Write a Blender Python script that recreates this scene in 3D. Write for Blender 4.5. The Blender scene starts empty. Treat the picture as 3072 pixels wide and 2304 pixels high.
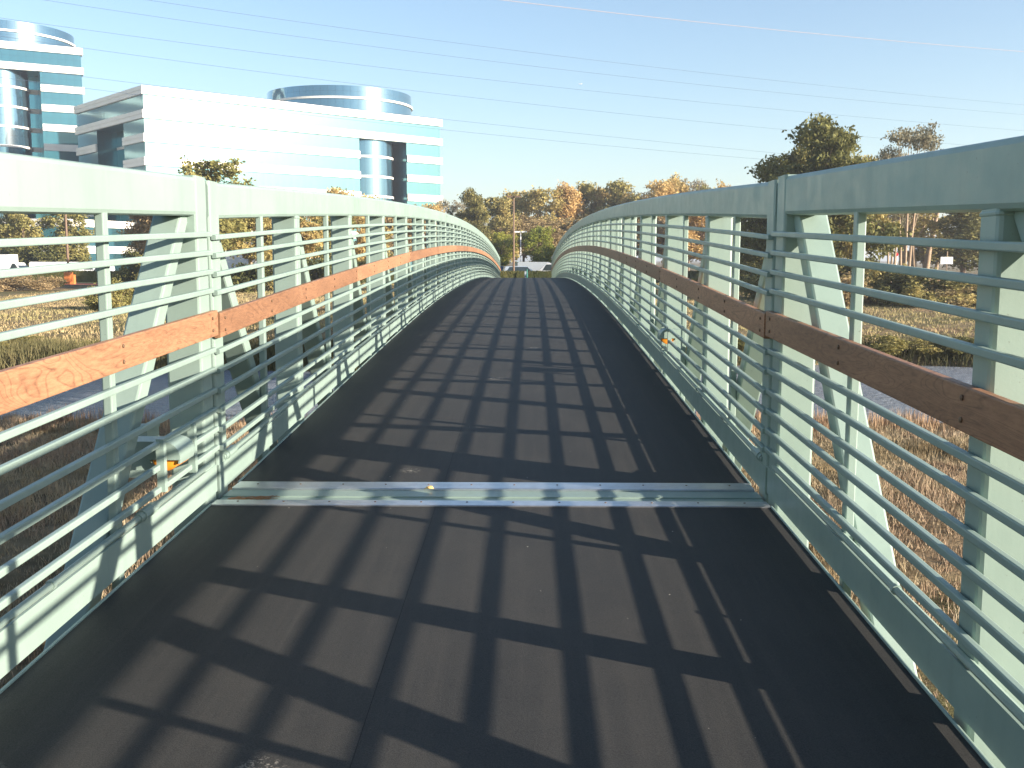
import bpy, bmesh, math, random
import numpy as np
from mathutils import Vector, Matrix
R = math.radians
SC = bpy.context.scene
COL = SC.collection
random.seed(7)
rng = np.random.default_rng(11)

# ------------------------------------------------------------------ camera
CAMZ = 4.5
PITCH, YAW, FPX = R(6.94), R(0.975), 3055.0
cam_d = bpy.data.cameras.new("camera")
cam = bpy.data.objects.new("camera", cam_d)
COL.objects.link(cam)
cam.location = (0, 0, CAMZ)
cam.rotation_euler = (math.pi / 2 - PITCH, 0, YAW)
cam_d.sensor_width = 36.0
cam_d.lens = 36.0 * FPX / 3072.0
cam_d.clip_start = 0.05
cam_d.clip_end = 20000
SC.camera = cam
CAMR = cam.rotation_euler.to_matrix()

# ------------------------------------------------------------------ sky + sun
SUN_EL, SUN_AZ = R(16.2), R(24.5)          # from +X, turned 23 deg towards -Y
sun_dir = Vector((math.cos(SUN_EL) * math.cos(SUN_AZ), -math.cos(SUN_EL) * math.sin(SUN_AZ), math.sin(SUN_EL)))
w = bpy.data.worlds.new("World")
SC.world = w
w.use_nodes = True
nt = w.node_tree
nt.nodes.clear()
sky = nt.nodes.new("ShaderNodeTexSky")
sky.sky_type = 'NISHITA'
sky.sun_disc = False
sky.sun_elevation = SUN_EL
sky.sun_rotation = math.atan2(sun_dir.x, sun_dir.y)
sky.altitude = 0
sky.air_density = 1.0
sky.dust_density = 0.6
sky.ozone_density = 2.0
bg = nt.nodes.new("ShaderNodeBackground")
bg.inputs[1].default_value = 0.082
out = nt.nodes.new("ShaderNodeOutputWorld")
nt.links.new(sky.outputs[0], bg.inputs[0])
nt.links.new(bg.outputs[0], out.inputs[0])
sd = bpy.data.lights.new("sun", 'SUN')
sd.energy = 5.0
sd.angle = R(0.53)
sd.color = (1.0, 0.89, 0.75)
so = bpy.data.objects.new("sun", sd)
COL.objects.link(so)
so.location = (60, -30, 60)
so.rotation_euler = sun_dir.to_track_quat('Z', 'Y').to_euler()
SC.view_settings.view_transform = 'Standard'
SC.view_settings.look = 'None'
SC.view_settings.gamma = 1
SC.view_settings.exposure = 1.55
SC.cycles.max_bounces = 8
SC.cycles.caustics_reflective = False
SC.cycles.caustics_refractive = False

# ------------------------------------------------------------------ helpers
def ray(x, y):
    """direction through a pixel of the 3072x2304 photograph"""
    return CAMR @ Vector(((x - 1536) / FPX, -(y - 1152) / FPX, -1.0))
def at(x, y, Y):
    d = ray(x, y)
    return Vector((0, 0, CAMZ)) + d * (Y / d.y)

class MB:
    def __init__(s):
        s.v, s.f, s.m = [], [], []
    def add(s, vs, fs, mi=0):
        n = len(s.v)
        s.v += [tuple(p) for p in vs]
        s.f += [tuple(i + n for i in f) for f in fs]
        s.m += [mi] * len(fs)
    def box(s, x0, x1, y0, y1, z0, z1, mi=0):
        s.add([(x0, y0, z0), (x1, y0, z0), (x1, y1, z0), (x0, y1, z0), (x0, y0, z1), (x1, y0, z1), (x1, y1, z1), (x0, y1, z1)],
              [(0, 3, 2, 1), (4, 5, 6, 7), (0, 1, 5, 4), (1, 2, 6, 5), (2, 3, 7, 6), (3, 0, 4, 7)], mi)
    def loft(s, rings, mi=0, cap=True):
        k = len(rings[0])
        vs = [p for r in rings for p in r]
        fs = []
        for i in range(len(rings) - 1):
            for j in range(k):
                a, b = i * k + j, i * k + (j + 1) % k
                fs.append((a, b, b + k, a + k))
        if cap:
            fs.append(tuple(range(k - 1, -1, -1)))
            fs.append(tuple(range((len(rings) - 1) * k, len(rings) * k)))
        s.add(vs, fs, mi)
    def tube(s, pts, rad, n=8, mi=0, cap=True):
        pts = [Vector(p) for p in pts]
        rads = rad if isinstance(rad, (list, tuple)) else [rad] * len(pts)
        rings = []
        for i, p in enumerate(pts):
            t = (pts[min(i + 1, len(pts) - 1)] - pts[max(i - 1, 0)]).normalized()
            a = Vector((0, 0, 1)) if abs(t.z) < 0.9 else Vector((1, 0, 0))
            u = t.cross(a).normalized(); q = t.cross(u).normalized()
            rings.append([p + (u * math.cos(2 * math.pi * j / n) + q * math.sin(2 * math.pi * j / n)) * rads[i] for j in range(n)])
        s.loft(rings, mi, cap)
    def beam(s, a, b, w, h, up=Vector((1, 0, 0)), mi=0, ch=0.0):
        """rectangular bar a->b, w across 'up', h along 'up'"""
        a, b, up = Vector(a), Vector(b), Vector(up)
        t = (b - a).normalized()
        side = t.cross(up).normalized()
        pr = rrect(w, h, ch)
        s.loft([[p + side * c[0] + up * c[1] for c in pr] for p in (a, b)], mi)
    def build(s, name, mats, parent=None, smooth=None):
        me = bpy.data.meshes.new(name)
        me.from_pydata(s.v, [], s.f)
        mats = mats if isinstance(mats, (list, tuple)) else [mats]
        for m in mats:
            me.materials.append(m)
        if len(mats) > 1:
            me.polygons.foreach_set("material_index", s.m)
        bm = bmesh.new(); bm.from_mesh(me)
        bmesh.ops.recalc_face_normals(bm, faces=bm.faces)
        bm.to_mesh(me); bm.free()
        if smooth:
            me.polygons.foreach_set("use_smooth", [True] * len(me.polygons))
            me.set_sharp_from_angle(angle=R(smooth))
        me.update()
        o = bpy.data.objects.new(name, me)
        COL.objects.link(o)
        if parent is not None:
            o.parent = parent
        return o

def rrect(w, h, c):
    w, h = w / 2, h / 2
    if c <= 0:
        return [(-w, -h), (w, -h), (w, h), (-w, h)]
    k = c * 0.3
    return [(-w + c, -h), (w - c, -h), (w - k, -h + k), (w, -h + c), (w, h - c), (w - k, h - k), (w - c, h), (-w + c, h), (-w + k, h - k), (-w, h - c), (-w, -h + c), (-w + k, -h + k)]

def thing(name, label, cat, loc=(0, 0, 0), group=None, rz=0):
    o = bpy.data.objects.new(name, None)
    COL.objects.link(o)
    o.empty_display_size = 0.3
    o.location = loc; o.rotation_euler = (0, 0, rz)
    o["label"] = label; o["category"] = cat
    if group: o["group"] = group
    return o
def tag(o, label, cat, group=None):
    o["label"] = label; o["category"] = cat
    if group: o["group"] = group
    return o
def struct(o):
    o["kind"] = "structure"; return o
def copy_tree(o, loc, rz=0, sc=(1, 1, 1), label=None, group=None):
    c = o.copy(); COL.objects.link(c)
    c.location = loc; c.rotation_euler = (0, 0, rz); c.scale = sc
    if label: c["label"] = label
    if group: c["group"] = group
    for ch in list(o.children):
        d = ch.copy(); COL.objects.link(d); d.parent = c
        for g in list(ch.children):
            e = g.copy(); COL.objects.link(e); e.parent = d
    return c

# ------------------------------------------------------------------ materials
def mat(name):
    m = bpy.data.materials.new(name); m.use_nodes = True
    n = m.node_tree
    b = n.nodes["Principled BSDF"]
    return m, n, b
def N(n, t, **kw):
    x = n.nodes.new(t)
    for k, v in kw.items():
        if k in x.inputs: x.inputs[k].default_value = v
        else: setattr(x, k, v)
    return x
def coords(n, kind='Object', scale=(1, 1, 1), loc=(0, 0, 0)):
    tc = N(n, "ShaderNodeTexCoord"); mp = N(n, "ShaderNodeMapping")
    mp.inputs['Scale'].default_value = scale; mp.inputs['Location'].default_value = loc
    n.links.new(tc.outputs[kind], mp.inputs[0]); return mp.outputs[0]
def ramp(n, fac, stops):
    r = N(n, "ShaderNodeValToRGB")
    e = r.color_ramp.elements
    while len(e) < len(stops): e.new(0.5)
    for i, (p, c) in enumerate(stops):
        e[i].position = p
        e[i].color = (*c, 1) if len(c) == 3 else c
    n.links.new(fac, r.inputs[0]); return r.outputs[0]
def mixc(n, fac, a, b, mode='MIX'):
    m = N(n, "ShaderNodeMix", data_type='RGBA', blend_type=mode)
    if isinstance(fac, (int, float)): m.inputs[0].default_value = fac
    else: n.links.new(fac, m.inputs[0])
    for s, v in ((6, a), (7, b)):
        if isinstance(v, tuple): m.inputs[s].default_value = (*v, 1)
        else: n.links.new(v, m.inputs[s])
    return m.outputs[2]
def noise(n, co, scale, detail=4, rough=0.5, dist=0):
    t = N(n, "ShaderNodeTexNoise", Scale=scale, Detail=detail, Roughness=rough, Distortion=dist)
    n.links.new(co, t.inputs[0]); return t.outputs[0]
def bump(n, b, h, s, d=0.02):
    x = N(n, "ShaderNodeBump", Strength=s, Distance=d)
    n.links.new(h, x.inputs['Height']); n.links.new(x.outputs[0], b.inputs['Normal'])

def simple(name, c, rough=0.6, metal=0.0, var=0.12, scale=3.0):
    m, n, b = mat(name)
    co = coords(n)
    f = noise(n, co, scale)
    lo = tuple(max(0, v * (1 - var)) for v in c); hi = tuple(min(1, v * (1 + var)) for v in c)
    n.links.new(ramp(n, f, [(0.3, lo), (0.7, hi)]), b.inputs['Base Color'])
    b.inputs['Roughness'].default_value = rough; b.inputs['Metallic'].default_value = metal
    return m

def m_paint():
    m, n, b = mat("sage_paint")
    co = coords(n)
    f = noise(n, co, 1.3, 5)
    c = ramp(n, f, [(0.3, (0.222, 0.298, 0.260)), (0.7, (0.258, 0.340, 0.299))])
    st = noise(n, coords(n, scale=(14, 14, 0.9)), 1.0, 4)           # faint water streaks
    c = mixc(n, ramp(n, st, [(0.52, (0, 0, 0)), (0.75, (0.28, 0.28, 0.28))]), c, (0.165, 0.225, 0.20))
    sp = noise(n, co, 70, 2)
    c = mixc(n, ramp(n, sp, [(0.72, (0, 0, 0)), (0.78, (0.6, 0.6, 0.6))]), c, (0.15, 0.17, 0.14))
    n.links.new(c, b.inputs['Base Color'])
    ru = noise(n, coords(n, loc=(5, 5, 5)), 9, 6, 0.75)
    c = mixc(n, ramp(n, ru, [(0.69, (0, 0, 0)), (0.74, (0.55, 0.55, 0.55))]), c, (0.17, 0.16, 0.11))
    n.links.new(c, b.inputs['Base Color'])
    n.links.new(ramp(n, noise(n, co, 6, 5, 0.7), [(0.3, (0.34, 0.34, 0.34)), (0.7, (0.55, 0.55, 0.55))]), b.inputs['Roughness'])
    bump(n, b, noise(n, co, 130, 2), 0.12, 0.002)
    return m
def m_wood():
    m, n, b = mat("figured_hardwood")
    oi = N(n, "ShaderNodeObjectInfo")
    tc = N(n, "ShaderNodeTexCoord")
    off = N(n, "ShaderNodeVectorMath", operation='SCALE')
    comb = N(n, "ShaderNodeCombineXYZ")
    for i, k in enumerate((17.0, 43.0, 29.0)):
        mm = N(n, "ShaderNodeMath", operation='MULTIPLY'); mm.inputs[1].default_value = k
        n.links.new(oi.outputs['Random'], mm.inputs[0]); n.links.new(mm.outputs[0], comb.inputs[i])
    ad = N(n, "ShaderNodeVectorMath", operation='ADD')
    n.links.new(tc.outputs['Object'], ad.inputs[0]); n.links.new(comb.outputs[0], ad.inputs[1])
    mp = N(n, "ShaderNodeMapping"); mp.inputs['Scale'].default_value = (1, 0.6, 3.4)
    n.links.new(ad.outputs[0], mp.inputs[0])
    big = N(n, "ShaderNodeTexNoise", Scale=1.5, Detail=2.0, Roughness=0.45, Distortion=0.6)
    n.links.new(mp.outputs[0], big.inputs[0])
    mul = N(n, "ShaderNodeMath", operation='MULTIPLY'); mul.inputs[1].default_value = 34.0
    n.links.new(big.outputs[0], mul.inputs[0])
    fr = N(n, "ShaderNodeMath", operation='PINGPONG'); fr.inputs[1].default_value = 0.5
    n.links.new(mul.outputs[0], fr.inputs[0])
    fine = noise(n, mp.outputs[0], 22, 6, 0.7)
    base = ramp(n, big.outputs[0], [(0.3, (0.19, 0.078, 0.028)), (0.7, (0.33, 0.145, 0.055))])
    lines = ramp(n, fr.outputs[0], [(0.0, (1, 1, 1)), (0.05, (0.6, 0.6, 0.6)), (0.17, (0, 0, 0))])
    ln = N(n, 'ShaderNodeMath', operation='MULTIPLY'); ln.inputs[1].default_value = 0.9
    n.links.new(lines, ln.inputs[0])
    c = mixc(n, ln.outputs[0], base, (0.085, 0.028, 0.010))
    c = mixc(n, 0.45, c, ramp(n, fine, [(0.3, (0.12, 0.045, 0.016)), (0.7, (0.42, 0.195, 0.078))]))
    hsv = N(n, "ShaderNodeHueSaturation")
    mr = N(n, "ShaderNodeMapRange"); mr.inputs[3].default_value = 0.9; mr.inputs[4].default_value = 1.35
    n.links.new(oi.outputs['Random'], mr.inputs[0]); n.links.new(mr.outputs[0], hsv.inputs['Value'])
    hsv.inputs['Saturation'].default_value = 0.88
    n.links.new(c, hsv.inputs['Color'])
    n.links.new(hsv.outputs[0], b.inputs['Base Color'])
    b.inputs['Roughness'].default_value = 0.55
    bump(n, b, fine, 0.15, 0.003)
    return m
def m_deck():
    m, n, b = mat("black_deck_coating")
    co = coords(n)
    c = ramp(n, noise(n, co, 1.1, 5, 0.6), [(0.3, (0.029, 0.029, 0.029)), (0.7, (0.043, 0.042, 0.040))])
    st = noise(n, coords(n, scale=(16, 0.8, 1)), 1.0, 5, 0.7)
    c = mixc(n, ramp(n, st, [(0.45, (0, 0, 0)), (0.75, (0.55, 0.55, 0.55))]), c, (0.080, 0.073, 0.064))
    du = noise(n, coords(n, loc=(3, 8, 0)), 0.8, 6, 0.7)
    c = mixc(n, ramp(n, du, [(0.52, (0, 0, 0)), (0.75, (0.5, 0.5, 0.5))]), c, (0.075, 0.068, 0.058))
    gr = noise(n, co, 240, 2, 0.6)
    c = mixc(n, 0.5, c, ramp(n, gr, [(0.35, (0.016, 0.016, 0.016)), (0.65, (0.064, 0.061, 0.057))]))
    # white specks of bird droppings / grit
    v = N(n, "ShaderNodeTexVoronoi", Scale=7.0); n.links.new(co, v.inputs[0])
    d = ramp(n, v.outputs['Distance'], [(0.0, (1, 1, 1)), (0.020, (1, 1, 1)), (0.028, (0, 0, 0))])
    sel = ramp(n, v.outputs['Color'], [(0.40, (0, 0, 0)), (0.42, (1, 1, 1))])
    mm = N(n, "ShaderNodeMath", operation='MULTIPLY'); n.links.new(d, mm.inputs[0]); n.links.new(sel, mm.inputs[1])
    c = mixc(n, mm.outputs[0], c, (0.55, 0.5, 0.42))
    v2 = N(n, "ShaderNodeTexVoronoi", Scale=0.9); n.links.new(co, v2.inputs[0])
    d2 = ramp(n, v2.outputs['Distance'], [(0.0, (1, 1, 1)), (0.04, (1, 1, 1)), (0.085, (0, 0, 0))])
    s2 = ramp(n, noise(n, co, 60, 4, 0.7), [(0.51, (0, 0, 0)), (0.60, (1, 1, 1))])
    m2 = N(n, "ShaderNodeMath", operation='MULTIPLY'); n.links.new(d2, m2.inputs[0]); n.links.new(s2, m2.inputs[1])
    c = mixc(n, m2.outputs[0], c, (0.34, 0.31, 0.26))
    n.links.new(c, b.inputs['Base Color'])
    b.inputs['Roughness'].default_value = 0.62
    b.inputs['Specular IOR Level'].default_value = 0.18
    bump(n, b, gr, 0.35, 0.003)
    return m
def m_ground():
    m, n, b = mat("marsh_ground")
    co = coords(n)
    big = noise(n, co, 0.09, 5, 0.6)
    mid = noise(n, co, 0.9, 6, 0.65)
    c = ramp(n, mid, [(0.3, (0.075, 0.058, 0.030)), (0.5, (0.19, 0.145, 0.08)), (0.7, (0.32, 0.24, 0.13))])
    c2 = ramp(n, mid, [(0.3, (0.13, 0.09, 0.055)), (0.7, (0.29, 0.20, 0.125))])
    c = mixc(n, ramp(n, big, [(0.50, (0, 0, 0)), (0.62, (0.8, 0.8, 0.8))]), c, c2)
    c3 = ramp(n, mid, [(0.3, (0.05, 0.06, 0.02)), (0.7, (0.13, 0.13, 0.05))])
    c = mixc(n, ramp(n, noise(n, coords(n, loc=(40, 10, 0)), 0.13, 4), [(0.52, (0, 0, 0)), (0.62, (0.7, 0.7, 0.7))]), c, c3)
    # wet mud close to the water line
    sx = N(n, "ShaderNodeSeparateXYZ"); n.links.new(coords(n), sx.inputs[0])
    c = mixc(n, ramp(n, sx.outputs[2], [(0.0, (1, 1, 1)), (1.0, (0, 0, 0))]), c, c)
    n.links.new(c, b.inputs['Base Color'])
    b.inputs['Roughness'].default_value = 0.95
    b.inputs['Specular IOR Level'].default_value = 0.1
    bump(n, b, noise(n, co, 5, 6, 0.7), 0.8, 0.15)
    return m
def m_water():
    m, n, b = mat("creek_water")
    b.inputs['Base Color'].default_value = (0.22, 0.24, 0.27, 1)
    b.inputs['Roughness'].default_value = 0.22
    b.inputs['IOR'].default_value = 1.33
    co = coords(n, scale=(0.8, 2.4, 1))
    h = N(n, "ShaderNodeMath", operation='ADD')
    n.links.new(noise(n, co, 1.6, 5, 0.65, 0.4), h.inputs[0])
    w2 = noise(n, co, 5.5, 3, 0.6)
    n.links.new(w2, h.inputs[1])
    bump(n, b, h.outputs[0], 1.0, 0.13)
    return m
def m_blade(name, cols, sc=0.5):
    m, n, b = mat(name)
    co = coords(n)
    f = noise(n, co, sc, 3); g = noise(n, co, 9, 2)
    mm = N(n, "ShaderNodeMath", operation='MULTIPLY_ADD'); mm.inputs[1].default_value = 0.45
    n.links.new(g, mm.inputs[0]); n.links.new(f, mm.inputs[2])
    st = [(0.45 + 0.5 * i / (len(cols) - 1), c) for i, c in enumerate(cols)]
    n.links.new(ramp(n, mm.outputs[0], st), b.inputs['Base Color'])
    b.inputs['Roughness'].default_value = 0.85
    b.inputs['Specular IOR Level'].default_value = 0.15
    return m
def m_leaf(name, cols, trans=0.3):
    m, n, b = mat(name)
    co = coords(n)
    oi = N(n, "ShaderNodeObjectInfo")
    f = noise(n, co, 0.55, 3); g = noise(n, co, 7.5, 2)
    mm = N(n, "ShaderNodeMath", operation='MULTIPLY_ADD'); mm.inputs[1].default_value = 0.6
    n.links.new(g, mm.inputs[0]); n.links.new(f, mm.inputs[2])
    st = [(0.5 + 0.6 * i / (len(cols) - 1) - 0.05, c) for i, c in enumerate(cols)]
    c = ramp(n, mm.outputs[0], st)
    hsv = N(n, "ShaderNodeHueSaturation")
    a = N(n, "ShaderNodeMapRange"); a.inputs[3].default_value = 0.492; a.inputs[4].default_value = 0.52
    v = N(n, "ShaderNodeMapRange"); v.inputs[3].default_value = 1.2; v.inputs[4].default_value = 0.8
    n.links.new(oi.outputs['Random'], a.inputs[0]); n.links.new(oi.outputs['Random'], v.inputs[0])
    n.links.new(a.outputs[0], hsv.inputs['Hue']); n.links.new(v.outputs[0], hsv.inputs['Value'])
    n.links.new(c, hsv.inputs['Color'])
    n.links.new(hsv.outputs[0], b.inputs['Base Color'])
    b.inputs['Roughness'].default_value = 0.7
    b.inputs['Specular IOR Level'].default_value = 0.2
    tr = N(n, "ShaderNodeBsdfTranslucent"); n.links.new(hsv.outputs[0], tr.inputs[0])
    mx = N(n, "ShaderNodeMixShader"); mx.inputs[0].default_value = trans
    n.links.new(b.outputs[0], mx.inputs[1]); n.links.new(tr.outputs[0], mx.inputs[2])
    n.links.new(mx.outputs[0], n.nodes["Material Output"].inputs[0])
    return m
def m_glass(name, tint, pane=1.5, rough=0.10):
    """mirror glazing: each pane tilted a hair so reflections break up pane by pane"""
    m, n, b = mat(name)
    co = coords(n)
    br = N(n, "ShaderNodeTexBrick", Scale=1.0)
    br.offset = 0; br.inputs['Mortar Size'].default_value = 0.02; br.inputs['Brick Width'].default_value = pane
    br.inputs['Row Height'].default_value = 4.0
    br.inputs['Color1'].default_value = (0.25, 0.25, 0.25, 1); br.inputs['Color2'].default_value = (0.75, 0.75, 0.75, 1)
    br.inputs['Mortar'].default_value = (0, 0, 0, 1)
    uv = N(n, "ShaderNodeTexCoord"); n.links.new(uv.outputs['UV'], br.inputs[0])
    c = mixc(n, br.outputs['Fac'], mixc(n, br.outputs['Color'], tint, tuple(v * 0.88 for v in tint)), tuple(v * 0.45 for v in tint))
    n.links.new(c, b.inputs['Base Color'])
    b.inputs['Metallic'].default_value = 0.85
    b.inputs['Coat Weight'].default_value = 0.7; b.inputs['Coat Roughness'].default_value = 0.30
    b.inputs['Roughness'].default_value = rough
    wv = N(n, "ShaderNodeTexWave", Scale=2 * math.pi / pane / 20 * 0 + 0.5 / pane * 0.63)
    wv.wave_profile = 'SIN'; n.links.new(uv.outputs['UV'], wv.inputs[0])
    ad = N(n, "ShaderNodeMath", operation='ADD')
    n.links.new(wv.outputs['Fac'], ad.inputs[0]); n.links.new(noise(n, co, 0.5, 2), ad.inputs[1])
    bump(n, b, ad.outputs[0], 0.10, 0.06)
    return m

M = dict(
    paint=m_paint(), wood=m_wood(), deck=m_deck(), ground=m_ground(), water=m_water(),
    alu=simple("aluminium_strip", (0.62, 0.64, 0.68), 0.28, 0.9, 0.08, 20),
    bolt=simple("weathered_bolt", (0.16, 0.10, 0.06), 0.6, 0.3),
    endgrain=simple("dark_end_grain", (0.10, 0.075, 0.055), 0.8, 0, 0.2, 30),
    seam=simple("seam_black", (0.008, 0.008, 0.008), 0.9),
    concrete=simple("concrete", (0.36, 0.35, 0.32), 0.9, 0, 0.15, 2),
    asphalt=simple("asphalt", (0.055, 0.055, 0.056), 0.9, 0, 0.2, 1.5),
    lens=simple("amber_lens", (0.85, 0.30, 0.03), 0.2, 0, 0.1),
    spandrel=simple("white_spandrel", (0.78, 0.75, 0.68), 0.45, 0, 0.04, 0.3),
    glass=m_glass("teal_mirror_glass", (0.065, 0.23, 0.28)),
    glassd=m_glass("teal_curved_glass", (0.15, 0.29, 0.38), 1.5, 0.07),
    roof=simple("roof_membrane", (0.4, 0.4, 0.38), 0.9),
    carwhite=simple("white_car_paint", (0.80, 0.80, 0.80), 0.25, 0, 0.02),
    carsilver=simple("silver_car_paint", (0.42, 0.46, 0.50), 0.25, 0.5, 0.02),
    cardark=simple("dark_blue_car_paint", (0.04, 0.06, 0.10), 0.2, 0.3, 0.02),
    carglass=simple("car_glass", (0.02, 0.03, 0.035), 0.06, 0, 0.02),
    tyre=simple("tyre_rubber", (0.02, 0.02, 0.02), 0.9),
    redlamp=simple("red_lamp_plastic", (0.6, 0.02, 0.015), 0.3),
    bronze=simple("bronze_pole", (0.17, 0.105, 0.065), 0.5, 0.1, 0.1),
    orange=simple("orange_primer", (0.62, 0.20, 0.05), 0.7, 0, 0.12, 4),
    white=simple("white_enamel", (0.80, 0.80, 0.80), 0.4, 0, 0.05),
    green=simple("green_sign_enamel", (0.02, 0.22, 0.15), 0.4),
    red=simple("red_sign_enamel", (0.55, 0.02, 0.02), 0.4),
    mulch=simple("red_mulch", (0.30, 0.085, 0.045), 0.95, 0, 0.35, 1.5),
    lawn=simple("lawn_strip_green", (0.12, 0.15, 0.04), 0.95, 0, 0.3, 2),
    dirt=simple("tan_dirt", (0.42, 0.27, 0.15), 0.95, 0, 0.15, 1),
    wire=simple("power_wire", (0.10, 0.13, 0.19), 0.5, 0.4, 0.02),
    wirel=simple("bright_wire", (0.26, 0.25, 0.28), 0.4, 0.0, 0.02),
    bark=simple("pale_bark", (0.34, 0.25, 0.17), 0.9, 0, 0.25, 4),
    barkd=simple("brown_bark", (0.12, 0.085, 0.055), 0.9, 0, 0.25, 4),
    hedge=m_leaf("clipped_hedge_leaf", [(0.035, 0.045, 0.012), (0.075, 0.08, 0.022), (0.12, 0.11, 0.035)], 0.15),
    autumn=m_leaf("autumn_leaf", [(0.20, 0.155, 0.065), (0.42, 0.30, 0.12), (0.55, 0.39, 0.16), (0.40, 0.34, 0.13)]),
    olive=m_leaf("olive_leaf", [(0.10, 0.095, 0.036), (0.27, 0.235, 0.08), (0.48, 0.38, 0.15)]),
    dark=m_leaf("dark_green_leaf", [(0.035, 0.045, 0.016), (0.10, 0.10, 0.032), (0.24, 0.21, 0.075)], 0.2),
    evergreen=m_leaf("evergreen_leaf", [(0.055, 0.06, 0.022), (0.16, 0.15, 0.05), (0.33, 0.28, 0.10)]),
    bright=m_leaf("yellow_green_leaf", [(0.10, 0.12, 0.02), (0.22, 0.24, 0.035), (0.36, 0.34, 0.06)]),
    russet=m_leaf("russet_leaf", [(0.15, 0.115, 0.065), (0.32, 0.23, 0.12), (0.44, 0.32, 0.17)]),
    sparse=m_leaf("thin_brown_leaf", [(0.13, 0.115, 0.08), (0.25, 0.215, 0.14), (0.37, 0.32, 0.22)]),
    leafy=simple("fallen_leaf_yellow", (0.75, 0.52, 0.2), 0.7),
    straw=simple("dry_straw", (0.36, 0.19, 0.10), 0.9),
    reed=m_blade("pickleweed_blades", [(0.12, 0.09, 0.05), (0.27, 0.20, 0.11), (0.42, 0.34, 0.22), (0.31, 0.21, 0.14), (0.48, 0.41, 0.29)]),
    reed2=m_blade("dry_grass_blades", [(0.16, 0.12, 0.055), (0.34, 0.26, 0.13), (0.46, 0.35, 0.19), (0.27, 0.25, 0.10), (0.44, 0.29, 0.17)], 0.12),
    scrub=m_blade("bank_scrub_leaves", [(0.05, 0.05, 0.022), (0.12, 0.11, 0.05), (0.22, 0.18, 0.09)], 0.8),
    rust=m_blade("rust_red_reeds", [(0.17, 0.11, 0.07), (0.33, 0.21, 0.13), (0.46, 0.34, 0.21)], 1.0),
)

# ------------------------------------------------------------------ bridge profile (world z as a function of Y)
EYE = CAMZ
SLOPE = 0.038
YJ = 5.60                                   # expansion joint
YE = 61.2                                   # far end of the main span
def top_rel(y):                             # chord top relative to the eye plane
    if y <= YJ: return 0.230 + SLOPE * y
    return 0.110 + 0.0236 * y - 0.000997 * y * y + SLOPE * y
def scl(y):
    if y <= YJ: return 1.0
    t = min((y - YJ) / 16.0, 1.0)
    return 1.0 - 0.052 * t * t * (3 - 2 * t)
def Z(y, off):                              # off: metres below the chord top
    return EYE + top_rel(y) - scl(y) * off
XR, XL = 1.33, -1.755                        # inner faces of the two trusses
O_CB = 0.204                                 # top chord underside
O_RAILS = [0.302, 0.402, 0.505, 0.607, 0.933, 1.041, 1.156, 1.264, 1.373, 1.478]
O_WOOD = (0.716, 0.855)
O_BT, O_BB = 1.576, 1.730                   # toe plate
O_DK = 1.760                                # deck surface
PANEL = 2.32

def stations(y0, y1, step=0.58):
    n = max(1, int(round((y1 - y0) / step)))
    return [y0 + (y1 - y0) * i / n for i in range(n + 1)]
def sweep(mb, x, wdt, o0, o1, y0, y1, ch=0.0, mi=0, step=0.58):
    """box section following the arch: x centre, wdt across, between offsets o0 (top) and o1 (bottom)"""
    pr = rrect(wdt, o1 - o0, ch)
    oc = (o0 + o1) / 2
    mb.loft([[(x + a, y, Z(y, oc) + b) for a, b in pr] for y in stations(y0, y1, step)], mi)

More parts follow.
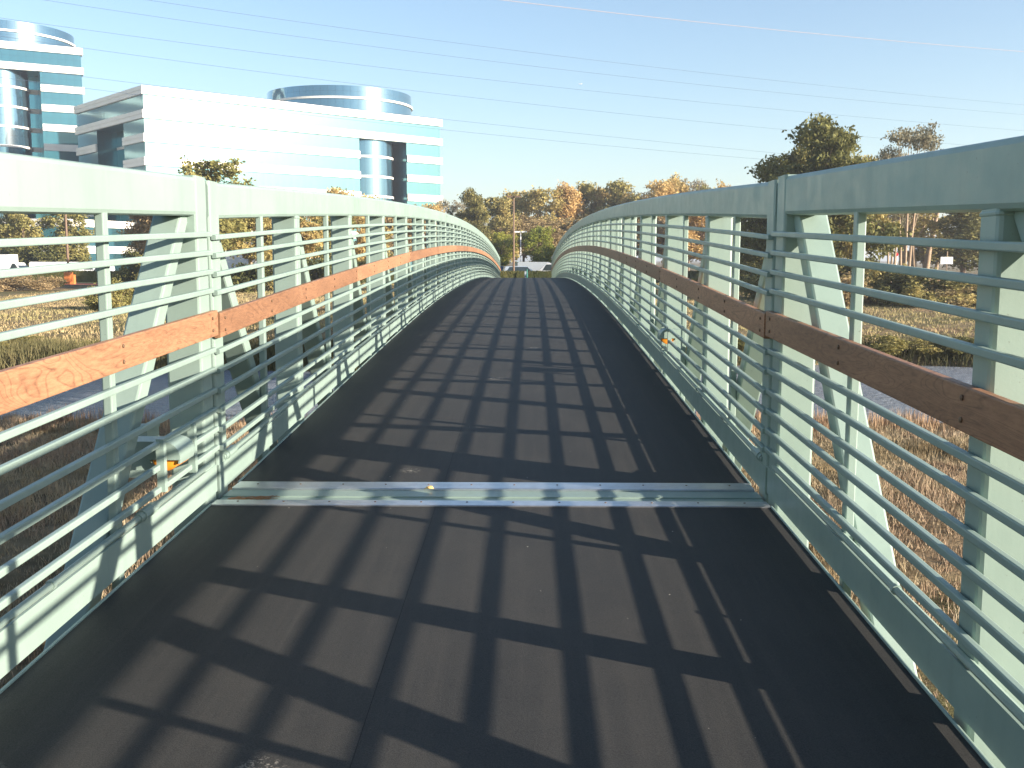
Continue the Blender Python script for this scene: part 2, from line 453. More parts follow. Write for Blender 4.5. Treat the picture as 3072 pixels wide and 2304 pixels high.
def truss(root, side, y0, y1, posts, diag, splices, ends, boards, prebolts, rgap=None):
    X = XR if side > 0 else XL
    s = side
    # chords
    segs = list(zip([y0] + splices, splices + [y1]))
    mb = MB(); sweep(mb, X + s * 0.080, 0.154, 0, O_CB, y0 + 0.012, y1 - 0.012, 0.022)
    for q in splices:
        mb.box(min(X - s * .004, X + s * .02), max(X - s * .004, X + s * .02), q + .25, q + .47, Z(q + .36, 0.075), Z(q + .36, 0.045))
    mb.build("top_chord", M['paint'], root, 14)
    mb = MB(); sweep(mb, X + s * 0.000, 0.012, O_BT, O_BB, y0 + 0.014, y1 - 0.014, 0.0)
    mb.build("toe_plate", M['paint'], root, 14)
    mb = MB(); sweep(mb, X + s * 0.105, 0.15, 2.06, 2.22, y0 + 0.014, y1 - 0.014, 0.014)
    mb.build("bottom_chord", M['paint'], root, 14)
    for y in posts:
        mb = MB()
        x0, x1 = X + s * 0.008, X + s * 0.198
        hw = 0.065
        pr = rrect(0.19, 0.13, 0.016)
        rings = []
        for zz in (Z(y, 2.05), Z(y, O_CB - 0.006)):
            rings.append([((x0 + x1) / 2 + a, y + b, zz) for a, b in pr])
        mb.loft(rings)
        if y < 32:                          # lumpy weld bead where the post meets the chord
            wr = []
            for q, e in ((0.0, .002), (.004, .004), (.010, .0035), (.014, .001)):
                wr.append([((x0 + x1) / 2 + a * (1 + e / .095), y + b * (1 + e / .065) + random.uniform(-.001, .001), Z(y, O_CB) - .001 - q) for a, b in pr])
            mb.loft(wr)
        mb.build("post", M['paint'], root, 14)
    for y in ends:
        mb = MB()
        x0, x1 = X - s * 0.002, X + s * 0.19
        pr = rrect(0.192, 0.172, 0.014)
        mb.loft([[((x0 + x1) / 2 + a, y + b, zz) for a, b in pr] for zz in (Z(y, 2.05), Z(y, -0.003))])
        mb.build("end_post", M['paint'], root, 14)
    allp = sorted(posts + ends)
    for a, b in zip(allp[:-1], allp[1:]):
        y = (a + b) / 2
        mb = MB()
        xc = X + s * 0.028
        mb.loft([[(xc + p, y + q, zz) for p, q in rrect(0.040, 0.052, 0.006)] for zz in (Z(y, 2.0), Z(y, O_CB - 0.008))])
        mb.build("baluster", M['paint'], root)
    for a, b, d in diag:                    # d=+1: top at a, foot at b
        ya, yb = (a, b) if d > 0 else (b, a)
        sg = 1 if yb > ya else -1
        A = Vector((X + s * 0.125, ya + sg * 0.11, Z(ya + sg * .11, O_CB + 0.0)))
        B = Vector((X + s * 0.125, ya + sg * 1.62, Z(ya + sg * 1.62, 2.06)))
        mb = MB(); t = (B - A).normalized()
        mb.beam(A - t * 0.06, B + t * 0.03, 0.105, 0.150, (1, 0, 0), 0, 0.012)
        mb.build("diagonal", M['paint'], root, 14)
    # horizontal rub rails
    for ri, o in enumerate(O_RAILS):
        sg_ = list(segs)
        if ri == 8 and rgap:                # interrupted where the marker lamp sits
            sg_ = []
            for a, b in segs:
                sg_ += [(a, rgap[0]), (rgap[1], b)] if a < rgap[0] < b else [(a, b)]
        for a, b in sg_:
            mb = MB(); sweep(mb, X - s * 0.016, 0.026, o - 0.0140, o + 0.0140, a + 0.022, b - 0.022, 0.005)
            mb.build("rail", M['paint'], root, 14)
    # hardwood rub boards
    for k, (a, b) in enumerate(boards):
        mb = MB()
        sweep(mb, X - s * 0.022, 0.034, O_WOOD[0], O_WOOD[1], a + 0.006, b - 0.006, 0.005)
        bd = mb.build("wood_board", [M['wood']], root, 14)
        bolts = [y for y in allp + [(p + q) / 2 for p, q in zip(allp[:-1], allp[1:])] if a + 0.02 < y < b - 0.02]
        for y in bolts:
            for o in (O_WOOD[0] + 0.036, O_WOOD[1] - 0.036):
                p = Vector((X - s * 0.038, y, Z(y, o)))
                if k not in prebolts: continue
                t = MB()
                t.tube([p, p + Vector((-s * 0.006, 0, 0)), p + Vector((-s * 0.008, 0, 0))], [0.009, 0.009, 0.004], 8)
                t.build("bolt", M['bolt'], bd)

def conduit(root, side, y0, y1, straps, coup):
    X = XR if side > 0 else XL
    s = side
    mb = MB()
    xc = X + s * 0.002
    P = lambda y: Vector((xc, y, Z(y, O_BT - 0.023)))
    mb.tube([P(y) for y in stations(y0, y1)], 0.015, 8)
    for y in straps:
        mb.tube([P(y - 0.012), P(y + 0.012)], 0.020, 8)
    for y in coup:
        for a, b, r in ((-.11, -.07, .021), (-.07, .07, .028), (.07, .11, .021)):
            mb.tube([P(y + a), P(y + b)], r, 10)
    mb.build("conduit", M['paint'], root, 14)

def deck(root, y0, y1, beams):
    mb = MB()
    sweep(mb, (XR + XL) / 2, (XR - XL) - 0.054, O_DK, O_DK + 0.05, y0, y1, 0)
    mb.build("deck", M['deck'], root)
    for x in (-0.505,):
        mb = MB(); sweep(mb, x, 0.0020, O_DK - 0.0005, O_DK + 0.002, y0 + .01, y1 - .01, 0)
        mb.build("deck_seam", M['seam'], root)
    for x in (XL + 0.021, XR - 0.021):
        mb = MB(); sweep(mb, x, 0.012, O_DK - 0.008, O_DK + 0.06, y0, y1, 0.004)
        mb.build("deck_edge_angle", M['paint'], root)
    for y in beams:
        mb = MB()
        mb.box(XL - 0.18, XR + 0.18, y - 0.05, y + 0.05, Z(y, O_DK + 0.26), Z(y, O_DK + 0.055))
        mb.build("floor_beam", M['paint'], root)
    mb = MB()
    for x in (-1.3, -0.5, 0.3, 1.0):
        sweep(mb, x, 0.06, O_DK + 0.051, O_DK + 0.17, y0 + .1, y1 - .1, 0)
    mb.build("stringer", M['paint'], root)

# approach span (the one the photographer stands on)
appr = thing("approach_span", "pale green approach span in the foreground, on the near side of the metal joint strips", "bridge", (0, 0, 0))
ya = -8.6
aposts = [3.03 - PANEL * k for k in range(5)]
aends = [5.488]
ap = sorted(aposts + aends)
adiag = [(a, b, -1) for a, b in zip(ap[:-1], ap[1:])]
for sd_ in (1, -1):
    truss(appr, sd_, ya, YJ - 0.008, aposts, adiag, [], aends,
          [(YJ - 0.01 - 4.62, YJ - 0.01), (YJ - 0.01 - 9.24, YJ - 0.01 - 4.62), (ya, YJ - 0.01 - 9.24)], (0,), (4.68, 5.12) if sd_ < 0 else None)
    conduit(appr, sd_, ya, YJ - 0.14, [3.6, 1.2, -1.2], [4.55] if sd_ < 0 else [])
deck(appr, ya, 5.40, aposts)

# main arched span
mainb = thing("main_span", "pale green arched steel truss footbridge span beyond the metal joint strips, humped over the creek", "bridge", (0, 0, 0))
mends = [YJ + 0.115, YE - 0.09]
mposts = [5.5 + PANEL * k for k in range(1, 24)]
mp_ = sorted(mposts + mends)
mdiag = []
for i, (a, b) in enumerate(zip(mp_[:-1], mp_[1:])):
    mdiag.append((a, b, 1 if i < 12 else -1))
spl = [5.5 + PANEL * 7 - 0.14, 5.5 + PANEL * 13 - 0.14, 5.5 + PANEL * 20 - 0.14]
bl = [YJ + 0.016] + [5.5 + PANEL * (2 * k) + 0.03 for k in range(1, 12)] + [YE - 0.02]
boards = list(zip(bl[:-1], bl[1:]))
for sd_ in (1, -1):
    truss(mainb, sd_, YJ + 0.008, YE, mposts, mdiag, spl, mends, boards, (0, 1), (9.55, 9.98) if sd_ > 0 else None)
    conduit(mainb, sd_, YJ + 0.12, YE - 0.3, [8, 12.5, 17, 22, 27, 32], [YJ + 0.25])
deck(mainb, 5.93, YE, mposts)

# joint strips between the spans
def strip(y0, y1, zt, name, lab):
    mb = MB()
    x0, x1 = XL + 0.03, XR - 0.03
    h = 0.0
    n = 5
    pr = []                                  # ribbed top profile across y
    for i in range(n):
        a = y0 + (y1 - y0) * i / n; b = y0 + (y1 - y0) * (i + 1) / n
        pr += [(a, zt), (a + (b - a) * 0.15, zt + 0.004), (a + (b - a) * 0.8, zt + 0.004), (b - 0.0005, zt)]
    ring = lambda x: [(x, y, z) for y, z in pr] + [(x, y1, zt - 0.03), (x, y0, zt - 0.03)]
    mb.loft([ring(x0), ring(x1)])
    for k in range(12):
        x = x0 + (x1 - x0) * (k + .5) / 12
        mb.tube([(x, (y0 + y1) / 2 + 0.01, zt), (x, (y0 + y1) / 2 + 0.01, zt + 0.0065)], 0.006, 6, 1)
    return mb.build(name, [M['alu'], M['bolt']])
zj = Z(5.5, O_DK)
o = strip(5.386, 5.49, zj + 0.002, "threshold_strip", "")
tag(o, "ribbed metal threshold strip across the deck, nearer one of the two at the joint", "threshold strip", "threshold strips")
o = strip(5.774, 5.942, Z(5.95, O_DK) + 0.003, "threshold_strip", "")
tag(o, "ribbed metal threshold strip across the deck, farther one with the yellow leaf beside it", "threshold strip", "threshold strips")
mb = MB()
mb.box(XL + .02, XR - .02, 5.492, 5.62, zj - 0.05, zj - 0.012)
mb.box(XL + .02, XR - .02, 5.62, 5.772, zj - 0.05, zj - 0.004)
o = mb.build("joint_cover_plate", M['paint'])
tag(o, "pale green steel cover plate lying between the two metal threshold strips", "cover plate")
# a yellow leaf and a drift of dry straw in the joint
mb = MB()
mb.add([(0, 0, 0), (.03, -.012, .012), (.062, .0, .006), (.05, .018, .02), (.02, .022, .016)], [(0, 1, 2, 3, 4)])
mb.add([(.02, .0, .004), (.045, -.016, .03), (.05, .01, .012)], [(0, 1, 2)])
o = mb.build("fallen_leaf", M['leafy']); o.location = at(1270, 1468, 5.76); o.location.z = zj + 0.003
tag(o, "small curled yellow leaf lying on the joint cover plate", "leaf")
mb = MB()
for i in range(46):
    a = random.uniform(-1.68, -1.45); b = 5.51 + random.uniform(0, .05) + (a + 1.68) * .1
    an = random.uniform(-.7, .7); l = random.uniform(.03, .1)
    mb.tube([(a, b, zj - .008 + random.uniform(0, .012)), (a + l * math.cos(an), b + l * math.sin(an) * .5, zj - .004 + random.uniform(0, .014))], .0016, 4)
o = mb.build("dry_straw", M['straw'])
tag(o, "drift of dry brown straw in the left corner of the joint", "straw"); o["kind"] = "stuff"

# amber path lamps, each set between two flat bars where one rail is interrupted
def lamp(y0, side, label, gap):
    X = XR if side > 0 else XL
    s = side
    off = O_RAILS[8] - 0.03
    t = thing("marker_lamp", label, "lamp", (X - s * .022, y0, Z(y0, off)), "amber marker lamps on the bridge")
    n = 18; r = 0.078
    mb = MB(); rings = []
    arc = [math.pi * (-0.12 + 1.24 * k / n) for k in range(n + 1)]
    for y, q in ((0.0, 1), (0.20, 1), (0.245, .86), (0.27, .55)):
        rings.append([(r * q * math.cos(a), y, r * q * math.sin(a)) for a in arc] + [((r * q - .008) * math.cos(a), y, (r * q - .008) * math.sin(a)) for a in reversed(arc)])
    mb.loft(rings); mb.build("hood", M['paint'], t, 40)
    mb = MB(); rr_ = [(0.077 * math.cos(a), 0.077 * math.sin(a)) for a in [math.pi * (-.04 + 1.08 * k / 14) for k in range(15)]]
    mb.loft([[(a, y_, b) for a, b in rr_] for y_ in (-.004, .004)]); mb.build('end_plate', M['paint'], t)
    mb = MB()
    for i in range(5):
        y = 0.012 + i * 0.042
        mb.tube([(0, y, -.002), (0, y + .006, -.002), (0, y + .030, -.002), (0, y + .038, -.002)], [.050, .064, .064, .050], 24)
    mb.build("lens", M['lens'], t, 40)
    for y in (gap[0] - y0, gap[1] - y0):
        mb = MB(); mb.box(-.012, .024, y - .018, y + .018, -.150, .102); mb.build("flat_bar", M['paint'], t)
    mb = MB(); mb.box(min(s * .035, s * .20), max(s * .035, s * .20), .05, .20, -.07, .07); mb.build("mounting_box", M['paint'], t)
    return t
GAPL, GAPR = (4.68, 5.12), (9.55, 9.98)
lamp(4.73, -1, "amber marker lamp with a rounded hood in the left railing of the approach span", GAPL)
lamp(9.60, 1, "amber marker lamp with a rounded hood in the right railing of the arched span", GAPR)
mb = MB()
mb.box(XL - 0.36, XL - 0.215, 5.15, 5.32, EYE - 1.32 + .2, EYE - 1.08 + .2)
mb.box(XL - 0.37, XL - 0.212, 5.14, 5.33, EYE - 1.08 + .201, EYE - 1.065 + .2)
o = mb.build("junction_box", M['paint'])
tag(o, "pale green steel junction box behind the left railing next to the amber lamp", "junction box")

# ------------------------------------------------------------------ terrain and water
def gz(x, y):
    """ground height"""
    x = np.asarray(x, float); y = np.asarray(y, float)
    wig = 0.5 * np.sin(x * 0.21) + 0.35 * np.sin(x * 0.53 + 1.3)
    a = 20.9 - 0.03 * x + wig; b = 34.0 + 0.8 * np.sin(x * 0.13 + .5) + wig
    near = 1.16 + 0.06 * np.sin(x * 0.9) * np.cos(y * 0.7)
    far = 1.30 + (np.clip((y - 34) / 66, 0, 1)) * 0.70
    t1 = np.clip((y - a) / 1.4, 0, 1); t2 = np.clip((y - b + 1.2) / 1.5, 0, 1)
    t1 = t1 * t1 * (3 - 2 * t1); t2 = t2 * t2 * (3 - 2 * t2)
    return near * (1 - t1) + 0.35 * t1 * (1 - t2) + far * t2 - 0.35 * t1 * t2 * 0 - (t1 * t2 > 0) * 0.0
xs = np.concatenate([np.linspace(-2600, -200, 14), np.linspace(-190, -42, 26), np.linspace(-40, 40, 134), np.linspace(42, 190, 26), np.linspace(200, 2600, 14)])
ys = np.concatenate([np.linspace(-400, -15, 12), np.linspace(-12, 40, 150), np.linspace(41, 140, 80), np.linspace(150, 400, 20), np.linspace(450, 4500, 16)])
GX, GY = np.meshgrid(xs, ys)
GZ = gz(GX, GY) + rng.normal(0, 0.025, GX.shape) * (np.abs(GY) < 120)
vv = np.stack([GX.ravel(), GY.ravel(), GZ.ravel()], 1)
nx, ny = len(xs), len(ys)
idx = np.arange(nx * ny).reshape(ny, nx)
ff = np.stack([idx[:-1, :-1].ravel(), idx[:-1, 1:].ravel(), idx[1:, 1:].ravel(), idx[1:, :-1].ravel()], 1)
def npmesh(name, v, f, m, parent=None, smooth=False):
    me = bpy.data.meshes.new(name)
    me.vertices.add(len(v)); me.vertices.foreach_set("co", v.astype(np.float32).ravel())
    k = f.shape[1]
    me.loops.add(f.size); me.loops.foreach_set("vertex_index", f.astype(np.int32).ravel())
    me.polygons.add(len(f)); me.polygons.foreach_set("loop_start", np.arange(0, f.size, k, dtype=np.int32))
    me.polygons.foreach_set("loop_total", np.full(len(f), k, np.int32))
    if smooth: me.polygons.foreach_set("use_smooth", np.ones(len(f), bool))
    me.materials.append(m); me.update(); me.validate()
    o = bpy.data.objects.new(name, me); COL.objects.link(o)
    if parent is not None: o.parent = parent
    return o
struct(npmesh("ground", vv, ff, M['ground'], smooth=True))
mb = MB(); mb.add([(-2600, 15, .93), (2600, 15, .93), (2600, 38, .93), (-2600, 38, .93)], [(0, 1, 2, 3)])
struct(mb.build("water", M['water']))
mb = MB(); mb.add([(-150, 117, 2.03), (48, 117, 2.03), (48, 172, 2.03), (-150, 172, 2.03)], [(0, 1, 2, 3)])
struct(mb.build("parking_lot", M['asphalt']))
mb = MB()
for x in range(-140, 46, 3):
    mb.add([(x, 121, 2.036), (x + .12, 121, 2.036), (x + .12, 126, 2.036), (x, 126, 2.036)], [(0, 1, 2, 3)])
struct(mb.build("parking_lines", M['white']))
mb = MB()
pts = []
for y in np.linspace(YE, 116, 12):
    pts.append([(-1.9, y, float(gz(0, y)) + .06), (1.4, y, float(gz(0, y)) + .06)])
for a, b in zip(pts[:-1], pts[1:]):
    mb.add([a[0], a[1], b[1], b[0]], [(0, 1, 2, 3)])
struct(mb.build("path", M['asphalt']))
mb = MB(); mb.add([(-62, 103, 2.03), (-44, 102, 2.03), (-36, 109, 2.03), (-52, 111, 2.03), (-66, 109, 2.03)], [(0, 1, 2, 3, 4)])
struct(mb.build("mulch_bed", M['mulch']))
mb = MB(); mb.add([(-120, 111.5, 2.03), (-3, 111.5, 2.03), (-3, 114.3, 2.03), (-120, 114.3, 2.03)], [(0, 1, 2, 3)])
struct(mb.build("lawn_strip", M['lawn']))
mb = MB(); mb.loft([[(36, 96, 1.7), (36, 98, 2.6), (36, 101, 2.75), (36, 106, 1.7)], [(90, 88, 1.7), (90, 92, 3.4), (90, 96, 3.5), (90, 104, 1.7)]])
struct(mb.build("dirt_bank", M['dirt']))

# abutments / pier
def lump(name, label, x0, x1, y0, y1, z0, z1):
    mb = MB(); mb.box(x0, x1, y0, y1, z0, z1); mb.box(x0 - .08, x1 + .08, y0 - .06, y1 + .06, z1 + .002, z1 + .14)
    o = mb.build(name, M['concrete']); tag(o, label, "pier"); return o
lump("bridge_pier", "concrete pier under the joint between the two bridge spans", XL - .1, XR + .1, 5.25, 6.05, 0.6, Z(5.6, 2.26))
lump("bridge_pier", "concrete abutment under the far end of the arched span", XL - .3, XR + .3, YE - .4, YE + .9, 1.0, Z(YE, 2.26))

# ------------------------------------------------------------------ grasses
def blades(name, x, y, h, wd, m, lean=0.35):
    n = len(x)
    z = gz(x, y) - 0.02
    an = rng.uniform(0, 2 * np.pi, n); la = rng.uniform(0, 2 * np.pi, n); ll = rng.uniform(0, lean, n) * h
    a = np.stack([x - np.cos(an) * wd, y - np.sin(an) * wd, z], 1)
    b = np.stack([x + np.cos(an) * wd, y + np.sin(an) * wd, z], 1)
    c = np.stack([x + np.cos(la) * ll, y + np.sin(la) * ll, z + h], 1)
    v = np.stack([a, b, c], 1).reshape(-1, 3)
    f = np.arange(3 * n).reshape(n, 3)
    o = npmesh(name, v, f, m)
    o["kind"] = "stuff"; o["category"] = "grass"
    return o
def spots(n, x0, x1, y0, y1, thr=None):
    x = rng.uniform(x0, x1, n); y = rng.uniform(y0, y1, n)
    return x, y
def clump(n, x0, x1, y0, y1, per=14, r=0.09):
    cx, cy = spots(n, x0, x1, y0, y1)
    x = np.repeat(cx, per) + rng.normal(0, r, n * per); y = np.repeat(cy, per) + rng.normal(0, r, n * per)
    return x, y
x, y = clump(22000, -12, 13, 5, 21.4, 13, .07)
k = gz(x, y) > 0.97; x, y = x[k], y[k]
h = rng.uniform(.05, .17, len(x)) * (0.75 + 0.5 * np.sin(x * 1.1 + 2) * np.cos(y * .9))
o = blades("marsh_grass", x, y, h + .03, 0.0065, M['reed'], .7)
o["label"] = "short tan and grey pickleweed covering the marsh below the near end of the bridge"
x, y = clump(700, -10, 14, 19.6, 21.6, 16, .12)
k = gz(x, y) > 0.8; x, y = x[k], y[k]
o = blades("reeds", x, y, rng.uniform(.15, .42, len(x)), 0.008, M['rust'], .35)
o["label"] = "rust coloured reeds along the near edge of the creek"
x, y = clump(26000, -40, 46, 34.2, 110, 9, .35)
h = rng.uniform(.06, .20, len(x)) * (0.7 + 0.6 * np.abs(np.sin(x * .4) * np.cos(y * .23)))
o = blades("dry_grass", x, y, h, 0.02, M['reed2'], 1.1)
o["label"] = "dry tan grass covering the flats beyond the creek"

x, y = clump(3600, -34, 38, 31.4, 36.4, 30, .24)
k = gz(x, y) > 0.84; x, y = x[k], y[k]
o = blades("bank_scrub", x, y, rng.uniform(.15, .62, len(x)), 0.02, M['scrub'], .7)
o["label"] = "grey green scrub along the far bank of the creek"
# ------------------------------------------------------------------ vegetation
def leaf_cloud(blobs, n, size, jit=0.35):
    """quads scattered through ellipsoidal clumps: denser towards the surface"""
    bl = np.array(blobs, float)
    wgt = bl[:, 3] * bl[:, 4] * bl[:, 5]; wgt = wgt ** 0.75; wgt /= wgt.sum()
    k = rng.choice(len(bl), n, p=wgt)
    d = rng.normal(size=(n, 3)); d /= np.linalg.norm(d, axis=1)[:, None]
    r = rng.uniform(0.25, 1.0, n) ** 0.45 * (1 + rng.normal(0, 0.10, n))
    p = bl[k, :3] + d * bl[k, 3:6] * r[:, None]
    # most leaves gather on twigs that stick out of the clumps unevenly
    T = 14
    td = rng.normal(size=(len(bl), T, 3)); td /= np.linalg.norm(td, axis=2)[:, :, None]
    tp_ = bl[:, None, :3] + td * bl[:, None, 3:6] * rng.uniform(0.55, 1.45, (len(bl), T, 1))
    j = rng.integers(0, T, n)
    tw = tp_[k, j] + rng.normal(0, 0.24, (n, 3)) * bl[k, 3:6]
    use = rng.random(n) < 0.68
    p = np.where(use[:, None], tw, p)
    u = rng.normal(size=(n, 3)); u /= np.linalg.norm(u, axis=1)[:, None]
    q = rng.normal(size=(n, 3)); v = np.cross(u, q); v /= np.linalg.norm(v, axis=1)[:, None]
    s = size * rng.uniform(0.5, 1.3, n)[:, None]
    a = p - u * s; b = p + v * s * 0.55; c = p + u * s; e = p - v * s * 0.55
    V = np.stack([a, b, c, e], 1).reshape(-1, 3)
    return V, np.arange(4 * n).reshape(n, 4)
def limbs(mb, base_r, trunk_top, blobs, lean=0.0, multi=1):
    for j in range(multi):
        a = 2 * math.pi * j / multi + 0.6
        dx, dy = (math.cos(a) * .3, math.sin(a) * .3) if multi > 1 else (0, 0)
        top = Vector((dx * 4 + lean, dy * 4, trunk_top))
        mb.tube([(dx, dy, -.25), (dx * 1.6 + random.uniform(-.1, .1), dy * 1.6, trunk_top * .35), (dx * 2.6 + lean * .5, dy * 2.6 + random.uniform(-.1, .1), trunk_top * .7), top], [base_r, base_r * .8, base_r * .62, base_r * .42], 8)
    for b in blobs:
        z0 = trunk_top * random.uniform(.45, .98)
        s = Vector((lean * z0 / trunk_top, 0, z0)); e = Vector(b[:3])
        if multi > 1:
            a = math.atan2(e.y, e.x); s += Vector((math.cos(a), math.sin(a), 0)) * 0.6
        mid = (s + e) / 2 + Vector((random.uniform(-.2, .2), random.uniform(-.2, .2), random.uniform(-.1, .4)))
        mb.tube([s, mid, e], [base_r * .34, base_r * .2, base_r * .06], 6)
        for q in range(3):
            d = Vector((random.gauss(0, 1) * b[3], random.gauss(0, 1) * b[4], abs(random.gauss(.3, .8)) * b[5])) * .55
            mb.tube([mid.lerp(e, .6), e + d], [base_r * .1, base_r * .03], 4)
def make_tree(name, blobs, n, size, leaf, bark, tr, ttop, multi=1, lean=0):
    t = thing(name, "x", "tree", (0, 0, -500))
    mb = MB(); limbs(mb, tr, ttop, blobs, lean, multi); mb.build("trunk", M[bark], t, 60)
    v, f = leaf_cloud(blobs, n, size)
    npmesh("crown", v, f, M[leaf], t)
    return t
def blobset(kind, seed):
    rs = random.Random(seed); B = []
    if kind == 'round':                     # spreading deciduous, 10 m
        for i in range(26):
            a = rs.uniform(0, 6.28); zz = rs.uniform(3.0, 9.2)
            rr = 3.3 * math.sin(math.pi * min(1, max(0.12, (10.4 - zz) / 8.2))) ** .7 * rs.uniform(.3, 1)
            B.append((rr * math.cos(a), rr * math.sin(a), zz, rs.uniform(.6, 1.15), rs.uniform(.6, 1.15), rs.uniform(.5, .95)))
    elif kind == 'tall':                    # poplar / alder like
        for i in range(26):
            a = rs.uniform(0, 6.28); zz = rs.uniform(2.0, 9.5)
            rr = (2.0 * (1 - ((zz - 4.6) / 6.4) ** 2)) * rs.uniform(.2, 1)
            B.append((rr * math.cos(a), rr * math.sin(a), zz, rs.uniform(.5, .85), rs.uniform(.5, .85), rs.uniform(.6, 1.1)))
    elif kind == 'cypress':                 # layered dark evergreen
        for i in range(54):
            a = rs.uniform(0, 6.28); zz = rs.uniform(1.8, 9.4)
            R0 = 4.9 * (1 - ((zz - 1.0) / 9.3)) ** .75 + .5
            rr = R0 * rs.uniform(.25, 1)
            B.append((rr * math.cos(a), rr * math.sin(a), zz, rs.uniform(.6, 1.25), rs.uniform(.6, 1.25), rs.uniform(.4, .8)))
        B.append((0, 0, 9.6, .8, .8, .6))
    elif kind == 'thin':
        for i in range(20):
            a = rs.uniform(0, 6.28); zz = rs.uniform(5.0, 9.6)
            rr = 2.6 * rs.uniform(.2, 1)
            B.append((rr * math.cos(a), rr * math.sin(a), zz, rs.uniform(.4, .9), rs.uniform(.4, .9), rs.uniform(.3, .6)))
    elif kind == 'bush':                    # 3 m shrub
        for i in range(16):
            a = rs.uniform(0, 6.28); zz = rs.uniform(.5, 2.4)
            rr = 2.0 * math.sqrt(max(.05, 1 - ((zz - .6) / 2.3) ** 2)) * rs.uniform(.2, 1)
            B.append((rr * math.cos(a), rr * math.sin(a), zz, rs.uniform(.45, .8), rs.uniform(.45, .8), rs.uniform(.4, .65)))
    return B
PR = {}
def proto(key, kind, leaf, bark, n, size, tr, ttop, multi=1, seed=1, nm="broadleaf_tree"):
    PR[key] = make_tree(nm, blobset(kind, seed), n, size, leaf, bark, tr, ttop, multi)
proto('a1', 'round', 'autumn', 'bark', 15000, .15, .16, 7.2, 1, 3, "autumn_tree")
proto('a2', 'tall', 'autumn', 'bark', 12000, .14, .14, 8.2, 1, 5, "autumn_tree")
proto('o1', 'round', 'olive', 'bark', 15000, .15, .18, 6.8, 2, 8, "broadleaf_tree")
proto('o2', 'tall', 'olive', 'barkd', 13000, .14, .15, 8.0, 1, 9, "broadleaf_tree")
proto('r1', 'round', 'russet', 'bark', 13000, .14, .15, 7.4, 1, 12, "russet_tree")
proto('d1', 'cypress', 'evergreen', 'barkd', 19000, .15, .3, 8.8, 1, 14, "evergreen_tree")
proto('d2', 'tall', 'dark', 'barkd', 9000, .16, .2, 8.2, 1, 17, "evergreen_tree")
proto('b1', 'round', 'bright', 'barkd', 10000, .15, .16, 6.5, 2, 21, "young_green_tree")
proto('t1', 'thin', 'sparse', 'bark', 6500, .11, .14, 8.0, 3, 23, "thin_tree")
proto('e1', 'thin', 'olive', 'bark', 4200, .15, .22, 8.4, 2, 27, "eucalyptus_tree")
proto('s1', 'bush', 'dark', 'barkd', 8000, .11, .06, 1.6, 3, 31, "shrub")
proto('s2', 'bush', 'olive', 'barkd', 7000, .11, .06, 1.6, 3, 33, "shrub")
proto('s3', 'bush', 'russet', 'barkd', 5000, .11, .05, 1.6, 3, 35, "shrub")
used = set()
def plant(key, x, Y, top, wpx, label, group, zoff=0.0):
    """x, top, wpx in photo pixels at distance Y; height follows from where its top is seen"""
    base = {'s1': 3.0, 's2': 3.0, 's3': 3.0}.get(key, 10.2)
    bw = {'a1': 7.6, 'a2': 5.0, 'o1': 7.6, 'o2': 5.0, 'r1': 7.6, 'd1': 11.0, 'd2': 5.0, 'b1': 7.6, 't1': 6.0, 'e1': 6.0}.get(key, 4.8)
    p = at(x, top, Y)
    g = float(gz(p.x, Y)) + zoff
    sz = (p.z - g) / base
    sx = (wpx / FPX * Y) / bw
    src = PR[key]
    rz = random.uniform(0, 6.28)
    if key not in used:
        used.add(key)
        src.location = (p.x, Y, g); src.rotation_euler = (0, 0, rz); src.scale = (sx, sx, sz)
        src["label"] = label; src["group"] = group
        if key[0] == 's': src["category"] = "shrub"
        return src
    c = copy_tree(src, (p.x, Y, g), rz, (sx, sx, sz), label, group)
    return c
GC = "autumn trees behind the car park"
ROW = [  # centre and right of centre, beyond the crest
    ('t1', 1352, 158, 592, 90, "slim pinkish autumn tree between the white office block and the dark evergreen"),
    ('d1', 1415, 138, 566, 190, "dark evergreen tree just right of the office block, leftmost of the central trees"),
    ('o1', 1470, 160, 575, 190, "loose olive tree directly behind the dark evergreen"),
    ('o2', 1500, 146, 600, 130, "olive green tree immediately left of the brown lamp post"),
    ('a1', 1572, 165, 566, 210, "orange tree whose crown top is behind the brown lamp post head"),
    ('a1', 1640, 158, 558, 210, "orange tree rising straight above the small yellow-green tree"),
    ('r1', 1612, 150, 640, 220, "low russet tree between the lamp post and the right railing"),
    ('a2', 1700, 160, 556, 140, "tall orange tree above the point where the right railing ends"),
    ('o2', 1752, 162, 548, 130, "pointed olive tree, first one right of the railing's far end"),
    ('r1', 1745, 152, 640, 230, "russet tree behind the farthest part of the right railing"),
    ('a1', 1815, 164, 552, 190, "orange tree above the farthest steep part of the right top chord"),
    ('o1', 1885, 160, 526, 230, "tallest round olive and orange crown in the middle of the autumn row"),
    ('a1', 1960, 158, 532, 220, "broad orange crown to the right of the tallest one in the row"),
    ('a2', 2030, 164, 534, 140, "slim orange tree with a pale thin top right of the broad orange crown"),
    ('t1', 2065, 166, 530, 120, "thin see-through tree near the right end of the autumn row"),
    ('o2', 2120, 162, 560, 120, "short olive top just showing over the right chord"),
    ('a2', 2170, 160, 556, 110, "short tan top at the right end of the autumn row"),
    ('r1', 2000, 130, 640, 300, "russet tree filling the gaps between the middle posts of the right railing"),
    ('a1', 2110, 124, 600, 240, "orange brown tree behind the third post gap of the right railing"),
]
for r in ROW:
    plant(*r, GC)
plant('b1', 1625, 134, 672, 135, "small bright yellow-green tree in front of the autumn row, right of the lamp post", "green trees by the cars")
plant('b1', 1500, 137, 690, 110, "small green and orange tree between the left railing and the lamp post", "green trees by the cars")
GR = "trees beyond the right railing"
